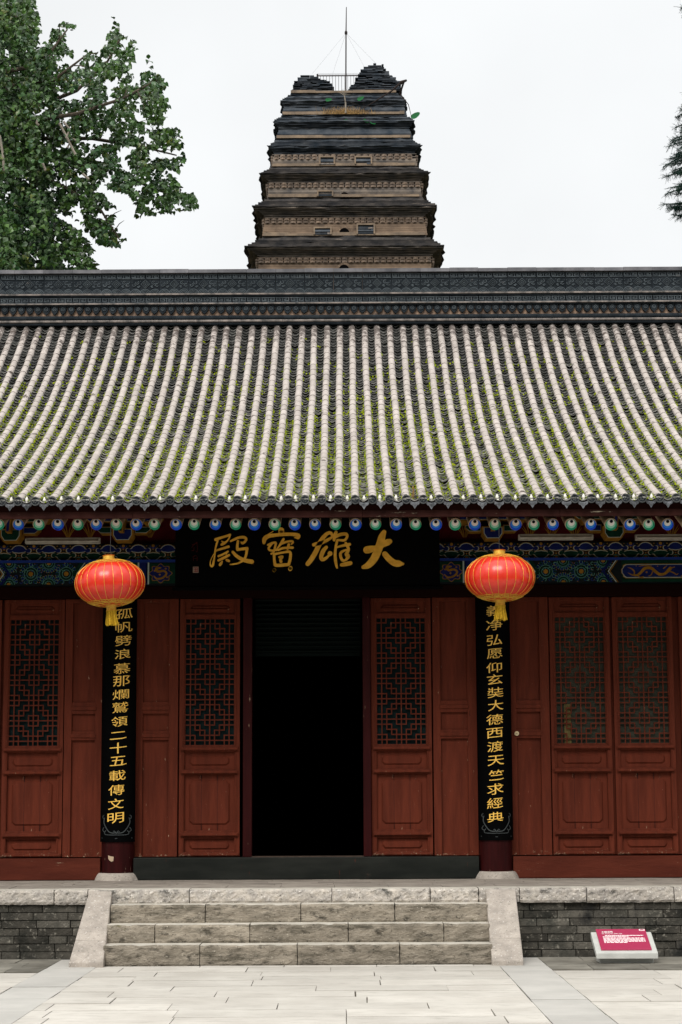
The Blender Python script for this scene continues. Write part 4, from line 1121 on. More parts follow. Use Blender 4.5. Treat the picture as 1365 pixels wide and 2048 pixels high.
yr = [1221, 1250, 1280, 1307, 1335, 1359, 1385, 1411, 1439, 1466, 1493, 1521, 1550, 1578, 1606, 1634]
couplet(235, yl, '孤帆劈浪慕那爛鷲領二十五載傳文明', 'black couplet board with gold characters ending in 文明, hung on the column left of the doorway', 0, [249 - 1.2 * i for i in range(9)] + [236.5, 236.5, 236.5, 235, 233, 232, 231.5])
couplet(990, yr, '義净弘愿仰玄奘大德西渡天竺求經典', 'black couplet board with gold characters ending in 經典, hung on the column right of the doorway', 0, [989, 989, 989.5, 990, 989, 990, 991.5, 992, 990, 990, 991, 992.5, 993, 991.5, 990.5, 991.5])

# ------------------------------------------------------------------ lanterns
def lantern(px, py, label, tilt, rot):
    LD = 21.02; c = W(px, py, LD); a, b_ = 0.373, 0.253
    root = thing('red_lantern', label, 'lantern', (c.x, c.y, c.z), 'red lanterns under the eave')
    def prof_(n=28, lim=0.97):
        out = []
        for i in range(n + 1):
            t = -lim + 2 * lim * i / n
            z = b_ * t; r = a * (1 - abs(t) ** 2.25) ** 0.55
            out.append((max(r, 0.07), z))
        return out
    P = prof_(); G = 24
    b = MB(); b.lathe(P, c, G * 6, 0, mod=lambda an, z: 1 - 0.013 * abs(math.sin(an * G / 2)) ** 1.0 * 0 - 0.012 * (1 - abs(math.sin(an * G / 2 + rot * G / 2))) )
    b.build('shade', M['satin'], root, smooth=60)
    for k in range(G):
        an = 2 * math.pi * k / G - rot
        t = MB(); pts = [(c.x + (r * 0.992 + 0.001) * math.cos(an), c.y + (r * 0.992 + 0.001) * math.sin(an), c.z + z) for r, z in P if abs(z) < b_ * 0.80]
        t.tube(pts, 0.0024, 5); t.build('rib', M['gold_trim'], root, smooth=60)
    # gilt cloud trims near both poles
    for top in (1, -1):
        t = MB(); n = 14
        def surf(an, tt, e=0.004):
            z = b_ * tt; r = a * (1 - abs(tt) ** 2.25) ** 0.55
            return (c.x + (r + e) * math.cos(an), c.y + (r + e) * math.sin(an), c.z + z + e * top)
        for k in range(n):
            a0 = 2 * math.pi * k / n
            for (da, tt, rr) in ((0, 0.80, 0.030), (-0.13, 0.855, 0.022), (0.13, 0.855, 0.022), (0, 0.80, 0.014), (0, 0.90, 0.026))[:5 if top < 0 else 3]:
                ring = [surf(a0 + da + 1.6 * rr * math.cos(q) / 0.2, top * min(0.985, (tt + rr * math.sin(q) * 1.5))) for q in [2 * math.pi * i / 10 for i in range(11)]]
                t.tube(ring, 0.0028, 4, cap=False)
        for tt in ((0.93, 0.965) if top < 0 else (0.93,)):
            t.tube([surf(2 * math.pi * i / 40, top * tt) for i in range(41)], 0.003, 4, cap=False)
        t.build('gilt_trim', M['gold_trim'], root)
    for top in (1, -1):
        t = MB(); z0_ = b_ * 0.95 if top > 0 else -b_ * 0.95 - 0.055
        t.lathe([(0.075, z0_), (0.062, z0_ + 0.008), (0.060, z0_ + 0.046), (0.068, z0_ + 0.055), (0.03, z0_ + 0.056)] if top > 0 else [(0.045, z0_ - 0.01), (0.058, z0_ + 0.0), (0.052, z0_ + 0.012), (0.052, z0_ + 0.04), (0.070, z0_ + 0.055)], c, 20)
        t.build('collar', M['gold_trim'], root, smooth=40)
    t = MB(); zt_ = -b_ * 0.95 - 0.06
    for k in range(70):
        an = random.uniform(0, 6.283); rr_ = 0.06 * math.sqrt(random.uniform(0.35, 1)); L = 0.145 + jit(0.012)
        t.tube([(c.x + 0.8 * rr_ * math.cos(an), c.y + 0.8 * rr_ * math.sin(an), c.z + zt_), (c.x + rr_ * 1.15 * math.cos(an) + jit(0.004), c.y + rr_ * 1.15 * math.sin(an), c.z + zt_ - L)], 0.0045, 4)
    t.lathe([(0.056, zt_ - 0.010), (0.056, zt_ + 0.004)], c, 14)
    t.build('tassel', M['fringe'], root)
    t = MB(); t.tube([(c.x, c.y, c.z + b_ * 0.95 + 0.05), (c.x, c.y, 4.64)], 0.003, 5); t.build('hanging_wire', M['wire'], root)
    root.rotation_euler = (0, R(tilt), 0)
    for ch in root.children:
        if ch.name.startswith('hanging'): ch.rotation_euler = (0, -R(tilt), 0)
    return root
lantern(220.5, 1166, 'red satin lantern tilted slightly, hanging before the column left of the doorway', -3.5, 0.05)
lantern(1000, 1155.5, 'red satin lantern hanging level before the column right of the doorway', 0, 0.13)

# ------------------------------------------------------------------ strip lamps under the frieze
def strip(px0, px1, py, label):
    D = 23.0; a, b_ = X(px0, py, D), X(px1, py, D); z = Z(py, D)
    root = thing('strip_lamp', label, 'lamp', ((a + b_) / 2, D, z), 'strip lamps under the frieze')
    m_ = MB(); m_.prism([(a, z - 0.036), (b_, z - 0.036), (b_, z + 0.036), (a, z + 0.036)], D, D + 0.05)
    m_.build('housing', M['lamp_body'], root, bevel=0.008)
    m_ = MB(); m_.tube([(a + 0.02, D - 0.012, z - 0.008), (b_ - 0.02, D - 0.012, z - 0.008)], 0.014, 8); m_.build('tube', M['lamp_body'], root, smooth=50)
    m_ = MB()
    for x in (a, b_ - 0.02): m_.box(x, x + 0.02, D - 0.027, D - 0.001, z - 0.03, z + 0.02)
    m_.build('end_cap', M['lamp_body'], root, bevel=0.003)
    m_ = MB()
    for f in (0.2, 0.8): m_.box(a + (b_ - a) * f - 0.015, a + (b_ - a) * f + 0.015, D + 0.051, 23.5, z + 0.005, z + 0.025)
    m_.build('wall_bracket', M['iron'], root)
strip(51, 201, 1078.5, 'grey strip lamp at the left end of the frieze, above the left lantern')
strip(1037, 1187, 1076, 'grey strip lamp on the frieze directly right of the right lantern')
strip(1271, 1425, 1077.5, 'grey strip lamp on the frieze running out of view at the right edge')

# cream disc on the side panel
p = W(1034, 1467, WALL_D - 0.012)
b = MB(); b.disc(p.x, p.z, 0.027, p.y - 0.012, p.y + 0.006, 0, 20); b.ring(p.x, p.z, 0.010, 0.016, p.y - 0.016, p.y - 0.012, 0, 14); b.disc(p.x, p.z, 0.006, p.y - 0.015, p.y - 0.012, 1, 8)
o = b.build('wall_disc', [M['cream'], M['wire']], None, bevel=0.002)
tag(o, 'small cream round disc fixed to the red panel beside the right couplet board', 'disc')

# ------------------------------------------------------------------ information sign
A0 = W(1197, 1931, 20.14); xa, xb = X(1190, 1900, 20.2), X(1313, 1900, 20.2)
sg_ = thing('information_sign', 'crimson information panel with white lettering on a low pale stone block', 'sign', ((xa + xb) / 2, 20.3, 0))
yf, yk = 20.08, 20.52
b = MB(); b.box(xa + 0.045, xb - 0.03, yf + 0.10, yk - 0.02, -0.002, 0.12); b.build('foot', M['sign_stone'], sg_, bevel=0.006)
def sp(x, t, h): return (x, yf + (yk - yf) * t - 0.36 * h * 0, 0.105 + 0.175 * t + h)
b = MB(); b.hexa([(xa, yf, 0.045), (xb, yf, 0.045), (xa, yk, 0.21), (xb, yk, 0.21), sp(xa, 0, 0), sp(xb, 0, 0), sp(xa, 1, 0), sp(xb, 1, 0)]); b.build('stone_slab', M['sign_stone'], sg_, bevel=0.008)
pa, pb_ = xa + 0.055, xb - 0.055
b = MB(); b.hexa([sp(pa, 0.10, 0.002), sp(pb_, 0.10, 0.002), sp(pa, 1.06, 0.002), sp(pb_, 1.06, 0.002), sp(pa, 0.10, 0.016), sp(pb_, 0.10, 0.016), sp(pa, 1.06, 0.016), sp(pb_, 1.06, 0.016)])
b.build('crimson_panel', M['sign_red'], sg_, bevel=0.002)
b = MB()
def sline(t0, t1, u0, u1, word=0.016, gap=0.004):
    u_ = u0
    while u_ < u1:
        L = word * random.uniform(0.5, 1.6); e = min(u_ + L, u1)
        xx0, xx1 = pa + (pb_ - pa) * u_, pa + (pb_ - pa) * e
        b.hexa([sp(xx0, t0, 0.0162), sp(xx1, t0, 0.0162), sp(xx0, t1, 0.0162), sp(xx1, t1, 0.0162), sp(xx0, t0, 0.0172), sp(xx1, t0, 0.0172), sp(xx0, t1, 0.0172), sp(xx1, t1, 0.0172)])
        u_ = e + gap * (1 + random.random() * 2)
def stext(s, u0, u1, t0, t1):
    V, Fc = glyph(s, 0.012)
    a0, a1 = min(v[0] for v in V), max(v[0] for v in V); c0, c1 = min(v[1] for v in V), max(v[1] for v in V)
    b.add([sp(pa + (pb_ - pa) * (u0 + (u1 - u0) * (x - a0) / (a1 - a0)), t0 + (t1 - t0) * (y_ - c0) / (c1 - c0), 0.0175) for x, y_ in V], Fc)
stext('大雄宝殿', 0.10, 0.33, 0.87, 0.95); stext('Da Xiong Bao Dian Hall', 0.10, 0.50, 0.795, 0.845)
for i, (u0, u1) in enumerate(((0.15, 0.92), (0.10, 0.62))): sline(0.725 - i * 0.06, 0.755 - i * 0.06, u0, u1, 0.03, 0.004)
for i, (u0, u1) in enumerate(((0.10, 0.93), (0.10, 0.93), (0.10, 0.93), (0.10, 0.93), (0.10, 0.56))): sline(0.605 - i * 0.052, 0.633 - i * 0.052, u0, u1, 0.05, 0.006)
p0, p1 = 0.87, 0.98
b.hexa([sp(pa + (pb_ - pa) * p0, 0.97, 0.0162), sp(pa + (pb_ - pa) * p1, 0.97, 0.0162), sp(pa + (pb_ - pa) * p0, 1.04, 0.0162), sp(pa + (pb_ - pa) * p1, 1.04, 0.0162), sp(pa + (pb_ - pa) * p0, 0.97, 0.018), sp(pa + (pb_ - pa) * p1, 0.97, 0.018), sp(pa + (pb_ - pa) * p0, 1.04, 0.018), sp(pa + (pb_ - pa) * p1, 1.04, 0.018)])
b.build('lettering', M['sign_text'], sg_)
b = MB(); q = [sp(pa + (pb_ - pa) * u_, t_, h_) for h_ in (0.0182, 0.0188) for t_ in (0.985, 1.025) for u_ in (0.885, 0.965)]
b.hexa(q); b.build('badge', M['sign_red'], sg_)

# ------------------------------------------------------------------ pagoda
PGX, PGC = W(689, 300, 94.7).x, 94.7
def lev(py, pl, pr):
    wv = 8.0
    for _ in range(12):
        D = PGC - wv / 2
        wv = X(pr, py, D) - X(pl, py, D)
    return wv / 2, Z(py, PGC - wv / 2)
# widest cornice, corbel foot, foot of the wall above
ST = [((490, 488.6, 890.7), (514, 517, 861.7), (471, 524, 854)), ((409.5, 506, 877), (435, 531, 849), (394, 536, 844)), ((344, 520.7, 862.8), (364, 538, 840), (332, 542.5, 833)),
      ((290, 534.8, 844), (308, 548, 829), (276, 552.7, 825.7)), ((240, 548, 833.5), (259.5, 559.4, 819), (229, 567, 815.6)), ((199, 566, 820.6), (216, 570.5, 811), (186, 588, 803))]
pag = thing('brick_pagoda', 'tall square many-storeyed grey brick pagoda with ruined top rising behind the hall', 'pagoda', (PGX, PGC, 0))
def course(mb, hw, z0, z1, m, rag=0.03, n=22, yc=PGC, lip=0.0):
    P = []
    for side in range(4):
        for i in range(n):
            u_ = -1 + 2 * i / n; q = hw + jit(rag) - (abs(jit(rag * 2)) if random.random() < 0.12 else 0)
            a, c = ((u_ * hw, -q), (q, u_ * hw), (-u_ * hw, q), (-q, -u_ * hw))[side]
            P.append((PGX + a, yc + c))
    k = len(P)
    mb.add([(a, c, z0) for a, c in P] + [(a, c, z1) for a, c in P], [(i, (i + 1) % k, k + (i + 1) % k, k + i) for i in range(k)] + [list(range(k)), list(range(2 * k - 1, k - 1, -1))], m)
def dentils(mb, hw, zc, h, m, step):
    x = -hw + step / 2
    while x < hw:
        for (a, c, hor) in ((x, -hw, True), (-hw, x, False), (hw, x, False)):
            s = step * 0.47
            if hor: P = [(PGX + a - s, PGC + c), (PGX + a, PGC + c - s * 0.9), (PGX + a + s, PGC + c)]
            else:
                sgn = 1 if a > 0 else -1; P = [(PGX + a, PGC + c - s), (PGX + a + sgn * s * 0.9, PGC + c), (PGX + a, PGC + c + s)]
            mb.add([(p, q, zc - h / 2) for p, q in P] + [(p, q, zc + h / 2) for p, q in P], [(0, 1, 4, 3), (1, 2, 5, 4), (0, 1, 2), (3, 4, 5)], m)
        x += step
prev = None
hw1, zz1 = lev(*ST[0][1])
b = MB()
lo_w = [(6.2, 0), (5.6, 9), (5.3, 16), (5.0, 22), (hw1 + 0.22, zz1 - 3.2)]
for (h0, z0_), (h1, z1_) in zip(lo_w, lo_w[1:]):
    for k in range(6): course(b, h0 + (h1 - h0) * k / 6, z0_ + (z1_ - z0_) * k / 6, z0_ + (z1_ - z0_) * (k + 1) / 6, 0, 0.02)
b.build('lower_storeys', M['pg_wall'], pag)
frames = {1: [(497, 605, 1350, 1395), (752, 862, 1330, 1392)], 2: [(518, 615, 1133, 1168)], 3: [(530, 625, 930, 980), (740, 845, 930, 978)]}
arches = {0: (678, 1590, 30), 1: (680, 1372, 29), 2: (681, 1156, 24), 4: (685, 810, 12)}
for k, (wid, foot, nxt) in enumerate(ST):
    hc, zc = lev(*wid); hf, zf = lev(*foot); hn, zn = lev(*nxt)
    if k == 0: zw, hwb = zf - 3.4, hf + 0.10
    else: hwb, zw = lev(*ST[k - 1][2])
    dark = k >= 2
    mw = M['pg_wall'] if k < 2 else (M['pg_corbel'] if k < 4 else M['pg_dark'])
    sto = MB(); 
    ncr = max(3, int((zf - zw) / 0.11))
    # wall: individual brick courses in the nearest storeys
    for q in range(ncr):
        z0_ = zw + (zf - zw) * q / ncr; h = hwb + (hf - hwb) * q / ncr
        course(sto, h, z0_, zw + (zf - zw) * (q + 1) / ncr - 0.012, 0, 0.008, 10)
    course(sto, hf - 0.05, zw, zf, 0, 0.0, 4)
    if zf - zw > 0.5 or k == 0:
        for q in range(2 if k < 4 else 1):
            zt2 = zf - 0.02 - 0.135 * q
            course(sto, hf + 0.06 + 0.03 * (1 - q), zt2 - 0.03, zt2, 0, 0.01, 8)
            dentils(sto, hf + 0.035, zt2 - 0.082, 0.095, 2, 0.30)
            course(sto, hf + 0.045, zt2 - 0.128, zt2 - 0.032, 1, 0.0, 4)  # black course painting the shade in the gaps between the teeth
    wall = sto.build('storey_wall', [mw, M['black'], M['pg_tooth']], pag)
    co = MB(); steps_ = 7 if k < 4 else 6
    nd = 2 if k < 3 else 1
    for q in range(steps_):
        f = q / (steps_ - 1)
        z0_ = zf + (zc - zf) * q / steps_; z1_ = zf + (zc - zf) * (q + 1) / steps_
        h = hf + (hc - hf) * (f ** 1.25)
        course(co, h, z0_ + 0.002, z1_ - 0.016, 0 if q < steps_ * 0.75 else 1, 0.03 + 0.04 * f)
        course(co, h - 0.05, z1_ - 0.018, z1_ + 0.004, 1, 0.01, 6)
    nu = 5
    for q in range(nu):
        f = (q + 1) / nu
        course(co, hc + (hn - hc) * f, zc + (zn - zc) * q / nu, zc + (zn - zc) * (q + 1) / nu - 0.02, 1, 0.075)
    corn = co.build('cornice', [M['pg_corbel'] if k < 3 else M['pg_dark'], M['pg_brown'] if k < 3 else M['pg_dark'], M['pg_corbel'] if k > 2 else M['pg_wall']], pag)
    # tan planks along the foot of the wall above
    if True:
        pl = MB(); y_ = PGC - hn - 0.10; x = PGX - hn * 0.99
        while x < PGX + hn * 0.97:
            L = random.uniform(1.0, 2.2)
            pl.box(x, min(x + L + 0.001, PGX + hn * 0.97), y_ + jit(0.02), y_ + 0.2, zn - 0.02, zn + 0.11 + jit(0.03))
            x += L
        pl.build('ledge_planks', M['pg_plank'], pag)
    if k in frames:
        for (c0, c1, d0, d1) in frames[k]:
            D = PGC - hwb - 0.02
            p0, p1 = W(460 + c0 / 2.967, d1 / 2.967, D), W(460 + c1 / 2.967, d0 / 2.967, D)
            fb = MB(); t = 0.07
            fb.box(p0.x, p0.x + t, D - 0.15, D + 0.1, p0.z, p1.z, 0); fb.box(p1.x - t, p1.x, D - 0.15, D + 0.1, p0.z, p1.z, 0); fb.box(p0.x + t, p1.x - t, D - 0.15, D + 0.1, p1.z - t, p1.z, 0)
            fb.box(p0.x + t, p1.x - t, D - 0.02, D + 0.08, p0.z, p1.z - t, 1)
            z_ = p0.z
            while z_ < p1.z - 0.15:
                xx = p0.x + t
                while xx < p1.x - t - 0.1:
                    L = random.uniform(0.3, 0.9); fb.box(xx, min(xx + L, p1.x - t), D - 0.02 - random.uniform(0.02, 0.14), D - 0.021, z_, z_ + random.uniform(0.06, 0.11), random.choice((1, 1, 2))); xx += L
                z_ += 0.13
            fb.build('timber_frame', [M['pg_plank'], M['pg_dark'], M['ledge']], wall)
    if k in arches:
        ax_, ay_, ar = arches[k]
        D = PGC - hwb - 0.03; p = W(460 + ax_ / 2.967, ay_ / 2.967, D); r = ar / 2.967 / F * (D * 1.03)
        ab = MB(); z0_ = p.z - 0.35 * r
        P = [(p.x + r * math.cos(a), z0_ + r * math.sin(a)) for a in [math.pi * i / 12 for i in range(13)]]
        ab.prism([(p.x + r, z0_ - 0.15)] + P + [(p.x - r, z0_ - 0.15)], D - 0.012, D + 0.05, 0)
        for i in range(12):
            a0, a1 = math.pi * i / 12 + 0.02, math.pi * (i + 1) / 12 - 0.02
            ab.prism([(p.x + q * math.cos(a), z0_ + q * math.sin(a)) for q, a in ((r * 1.02, a0), (r * 1.45, a0), (r * 1.45, a1), (r * 1.02, a1))], D - 0.022, D + 0.05, 1)
        ab.build('arched_opening', [M['black'], mw], wall)
hn, zn = lev(*ST[-1][2])
# ruined top: two stumps of brick courses
tp = MB()
def cxy(cx, cy, D): return W(460 + cx / 2.967, cy / 2.967, D)
LH_ = [(545, 380, 620), (520, 374, 616), (500, 386, 602), (482, 394, 575), (470, 408, 520), (461, 412, 490)]
RH_ = [(545, 700, 1016), (525, 712, 1016), (505, 728, 1012), (487, 742, 1004), (470, 755, 990), (455, 768, 966), (438, 772, 945), (422, 780, 930), (408, 800, 912), (396, 822, 908), (388, 840, 880)]
for H in (LH_, RH_):
    for i, (cy, ca_, cb_) in enumerate(H):
        cy2 = H[i + 1][0] if i + 1 < len(H) else cy - 8
        sub = max(1, int((cy - cy2) / 6))
        for q in range(sub):
            f = q / sub
            a_, b2 = ca_, cb_
            if i + 1 < len(H): a_ += (H[i + 1][1] - ca_) * f; b2 += (H[i + 1][2] - cb_) * f
            D = PGC - hn + 0.1 + i * 0.06
            p0, p1 = cxy(a_ + jit(12), cy - (cy - cy2) * f, D), cxy(b2 + jit(12), cy - (cy - cy2) * (q + 1) / sub, D)
            x = p0.x
            while x < p1.x - 0.05:
                L = min(random.uniform(0.3, 0.7), p1.x - x)
                tp.box(x + 0.004, x + L - 0.004, D - abs(jit(0.22)), D + 2.6 - i * 0.12 + jit(0.3), p0.z, p1.z - 0.014, 0)
                x += L
tp.build('ruined_top', M['pg_dark'], pag)
# railing between the stumps
rl = MB(); D = PGC - hn + 3.2
zt_ = cxy(520, 450, D).z; zb_ = cxy(520, 532, D).z; xa, xb = cxy(520, 450, D).x, cxy(772, 450, D).x
rl.box(xa, xb + 0.6, D - 0.02, D + 0.02, zt_ - 0.025, zt_ + 0.02)
n = 14
for i in range(n + 1):
    x = xa + (xb - xa) * i / n
    rl.tube([(x, D, zt_ - 2.6), (x, D, zt_)], 0.010, 4); 
    for q in range(3): rl.tube([(x + q * 0.1 * (xb - xa) / 4, D, zt_ + 0.02), (x + q * 0.1 * (xb - xa) / 4, D, zt_ + 0.12)], 0.008, 3)
rl.box(xa - 0.04, xa + 0.04, D - 0.04, D + 0.04, zt_ - 1.2, zt_ + 0.08)
rl.build('railing', M['iron'], pag)
ba = MB(); ba.box(PGX - hn * 0.9, PGX + hn * 0.9, PGC - hn + 0.5, PGC + hn * 0.9, zn - 0.3, zn + 0.1); ba.build('top_floor', M['pg_dark'], pag)
# lightning rod
D = PGC - hn + 2.2
pt_, pm_, pb2 = cxy(692, 42, D), cxy(690, 195, D), cxy(688, 540, D)
rod = thing('lightning_rod', 'thin lightning rod with guy wires standing on the ruined pagoda top', 'lightning rod', (pb2.x, D, pb2.z - 0.6))
b = MB(); b.tube([pb2 - Vector((0, 0, 0.7)), pm_, pt_], [0.036, 0.030, 0.018], 8); b.lathe([(0.02, -0.12), (0.07, -0.05), (0.07, 0.05), (0.02, 0.14)], pm_, 8); b.build('mast', M['iron'], rod, smooth=50)
for (cx, cy) in ((488, 440), (600, 470), (800, 400), (868, 378)):
    q = cxy(cx, cy, D); b = MB(); b.tube([pm_, q], 0.004, 3); b.build('guy_wire', M['ridge_cap'], rod)

# shrub on the pagoda, and foreground leaves built there as a sprig
D = PGC - lev(*ST[4][2])[0] - 0.2
base = cxy(688, 672, D)
ds = thing('dead_shrub', 'pale dead shrub with dry grass on an upper ledge of the pagoda', 'shrub', base)
b = MB(); t_ = cxy(680, 565, D - 0.1)
b.tube([base, base.lerp(t_, 0.55) + Vector((0.03, 0, 0)), t_], [0.05, 0.04, 0.025], 6)
for i in range(14):
    a = random.uniform(-1.3, 1.3); b.tube([t_, t_ + Vector((0.3 * math.sin(a), jit(0.2), 0.28 * math.cos(a)))], [0.014, 0.004], 4)
b.build('stem', M['twig'], ds)
b = MB()
for i in range(260):
    p = cxy(random.gauss(690, 60), 676, D) ; a = jit(0.9); L = random.uniform(0.12, 0.42)
    b.tube([p, p + Vector((L * math.sin(a), jit(0.1), L * math.cos(a)))], [0.010, 0.003], 3)
b.build('dry_grass', M['dry'], ds)
D = PGC - lev(*ST[5][2])[0] - 0.7
s0 = cxy(1010, 555, D + 0.6)
spg = thing('leafy_sprig', 'dark bent twig with broad green foreground leaves, set against the pagoda top as a stand-in', 'plant', s0)
b = MB(); e = cxy(800, 640, D); m0 = cxy(960, 540, D)
b.tube([s0, cxy(1035, 480, D), cxy(1012, 492, D), m0, cxy(880, 590, D), e], [0.05, 0.05, 0.05, 0.04, 0.03, 0.012], 6)
b.tube([cxy(1012, 492, D), cxy(1050, 476, D)], [0.10, 0.05], 6)
b.tube([s0, cxy(1060, 620, D), cxy(1080, 700, D)], [0.03, 0.02, 0.01], 5)
b.tube([e, cxy(790, 600, D)], 0.008, 4); b.tube([e, cxy(800, 700, D)], 0.008, 4); b.tube([e, cxy(700, 600, D), cxy(590, 590, D)], 0.008, 4)
b.build('twig', M['iron'], spg, smooth=50)
def broadleaf(mb, p, r, ang, tilt):
    n = 12; V = [];
    for i in range(n):
        a = 2 * math.pi * i / n; u_, v_ = r * math.cos(a) * (1 + 0.25 * math.cos(a)), r * 0.62 * math.sin(a)
        V.append((p.x + u_ * math.cos(ang) - v_ * math.sin(ang), p.y + v_ * tilt, p.z + u_ * math.sin(ang) + v_ * math.cos(ang)))
    mb.add(V + [tuple(p + Vector((0, 0.04, 0)))], [(i, (i + 1) % n, n) for i in range(n)])
for (cx, cy, r, an) in ((582, 592, 0.26, 0.1), (772, 586, 0.28, 0.5), (805, 715, 0.24, -0.4), (845, 725, 0.24, -0.5), (1096, 688, 0.40, 0.6), (692, 713, 0.18, 0.1)):
    b = MB(); broadleaf(b, cxy(cx, cy, D - 0.05), r * 0.62, an, 0.5); b.build('leaf', M['sprig'], spg, normals=False)

# ------------------------------------------------------------------ dry seed head on the eave
p = W(826, 985, 20.98); p.z = 4.70
gr = thing('dry_weed', 'brown dried weed standing between two eave tiles right of centre', 'weed', p)
b = MB(); b.tube([p, p + Vector((0.004, 0, 0.08))], 0.004, 4)
for i in range(60):
    h = random.uniform(0.04, 0.19); a = random.uniform(0, 6.28); w_ = 0.022 * (1 - h / 0.21) + 0.005
    q = p + Vector((0.004, 0, h)); b.tube([q, q + Vector((w_ * math.cos(a), w_ * math.sin(a), 0.02))], [0.005, 0.002], 3)
b.build('seed_head', M['dry'], gr)

# ------------------------------------------------------------------ broadleaf tree on the left, behind the hall
TD = 38.0
def T(cx, cy, D): return W(cx / 3.25, cy / 3.25, D)
trunk0 = T(-520, 1700, TD); trunk0.z = 0
tree = thing('leafy_tree', 'tall green broadleaf tree behind the left end of the hall roof', 'tree', trunk0)
b = MB()
t1 = T(-430, 1300, TD); t2 = T(-330, 700, TD); t3 = T(-250, 100, TD); t4 = T(-200, -500, TD)
b.tube([trunk0, trunk0.lerp(t1, 0.5), t1, t2, t3, t4], [0.34, 0.28, 0.24, 0.18, 0.11, 0.04], 10)
b.build('trunk', M['bark'], tree, smooth=50)
LIMBS = [[(-330, 700), (-50, 760), (250, 690), (500, 590), (700, 400), (790, 235)], [(-330, 750), (100, 800), (500, 740), (800, 640), (1020, 520)], [(-350, 850), (100, 900), (600, 900), (950, 960), (1150, 1010)],
         [(-380, 900), (200, 980), (650, 1060), (1000, 1230), (1260, 1300)], [(-400, 1000), (100, 1080), (430, 1220), (660, 1370), (780, 1560)], [(-330, 650), (-50, 480), (180, 440), (330, 340), (440, 190)],
         [(-280, 350), (-80, 180), (60, 90), (190, 130)], [(-420, 1250), (0, 1430), (280, 1480), (470, 1560), (600, 1710)], [(-300, 500), (100, 560), (350, 520), (600, 330)], [(-420, 1300), (-50, 1650), (200, 1700), (420, 1720)]]
tw = MB(); nodes = []
for i, Lm in enumerate(LIMBS):
    dy = random.uniform(-1.6, 1.6)
    pts = [T(cx, cy, TD + dy * min(1, j / 2)) for j, (cx, cy) in enumerate(Lm)]
    tw.tube(pts, [0.055 * (1 - 0.85 * j / (len(pts) - 1)) + 0.006 for j in range(len(pts))], 6)
    for a, c in zip(pts, pts[1:]):
        for q in range(3):
            p = a.lerp(c, random.random() * 0.8); d = Vector((random.uniform(-0.2, 1), jit(0.8), random.uniform(-0.7, 0.9))).normalized() * random.uniform(0.2, 0.45)
            tw.tube([p, p + d * 0.5 + Vector((0, 0, 0.04)), p + d], [0.014, 0.010, 0.004], 4)
tw.build('limbs', M['bark'], tree, smooth=50)
pw = MB()
for P in ([(388, 800), (430, 880), (470, 960), (492, 1005)], [(250, 770), (240, 800), (255, 815)], [(0, 880), (20, 1000), (28, 1110)], [(430, 900), (455, 840), (415, 790)], [(440, 960), (470, 900), (500, 915)], [(540, 1130), (580, 1165)], [(270, 1040), (300, 1110)]):
    pw.tube([T(a, c, TD - 2.2) for a, c in P], 0.022, 5)
pw.build('bare_twig', M['twig'], tree, smooth=50)
OUT = [(-10, -60), (210, -60), (225, 60), (260, 190), (215, 330), (300, 300), (350, 200), (430, 140), (490, 170), (440, 290), (470, 380), (440, 450), (500, 470), (560, 340), (690, 290), (720, 200), (860, 240), (880, 330), (830, 480), (960, 460), (1060, 500), (1090, 680),
       (1050, 820), (1150, 840), (1180, 940), (1200, 1020), (1160, 1100), (1060, 1080), (1150, 1180), (1270, 1270), (1270, 1340), (1180, 1380), (1090, 1370), (910, 1400), (890, 1300), (760, 1220), (640, 1210), (690, 1300), (780, 1380), (720, 1450), (800, 1540), (770, 1600), (660, 1580), (580, 1500), (520, 1420), (400, 1370), (330, 1330), (380, 1420), (500, 1480), (590, 1600), (590, 1690), (640, 1760), (-10, 1900)]
def inside(x, y_):
    c = False; n_ = len(OUT)
    for i in range(n_):
        (x1, y1), (x2, y2) = OUT[i], OUT[(i + 1) % n_]
        if (y1 > y_) != (y2 > y_) and x < (x2 - x1) * (y_ - y1) / (y2 - y1) + x1: c = not c
    return c
def heart(mb, p, s):
    """one leaf: a drooping heart-shaped blade folded along its midrib"""
    out = Vector((random.uniform(-1, 1), random.uniform(-0.7, 0.5), random.uniform(-1.1, 0.15))).normalized()
    side = out.cross(Vector((jit(0.5), random.uniform(-1.3, 0.2), random.uniform(0.1, 1.0)))).normalized(); up_ = side.cross(out)
    f = random.uniform(0.05, 0.35) * s
    P = [p, p + out * 0.30 * s + side * 0.42 * s + up_ * f, p + out * 0.62 * s + side * 0.34 * s + up_ * f, p + out * 1.0 * s - up_ * 0.1 * s, p + out * 0.62 * s - side * 0.34 * s + up_ * f, p + out * 0.30 * s - side * 0.42 * s + up_ * f, p + out * 0.45 * s]
    mb.add(P, [(0, 1, 2, 6), (6, 2, 3), (0, 6, 4, 5), (6, 3, 4)])
fo = MB(); cnt = 0; tries = 0
while cnt < 21000 and tries < 320000:
    tries += 1
    cx, cy = random.uniform(-10, 1290), random.uniform(-60, 1800)
    if not inside(cx, cy): continue
    dns = 1.0 if cx < 330 else 0.60
    nv = NZ.noise(Vector((cx / 95, cy / 95, 3.1))) + 0.5 * NZ.noise(Vector((cx / 40, cy / 40, 9.7)))
    if nv < (-0.46 if cx < 260 or cy > 1450 else -0.32 if cx < 400 else -0.17) : continue
    if random.random() > dns: continue
    dd = random.gauss(0, 1.1) + 1.0 * NZ.noise(Vector((cx / 160, cy / 160, 5)))
    heart(fo, T(cx, cy, TD + dd), random.uniform(0.070, 0.130)); cnt += 1
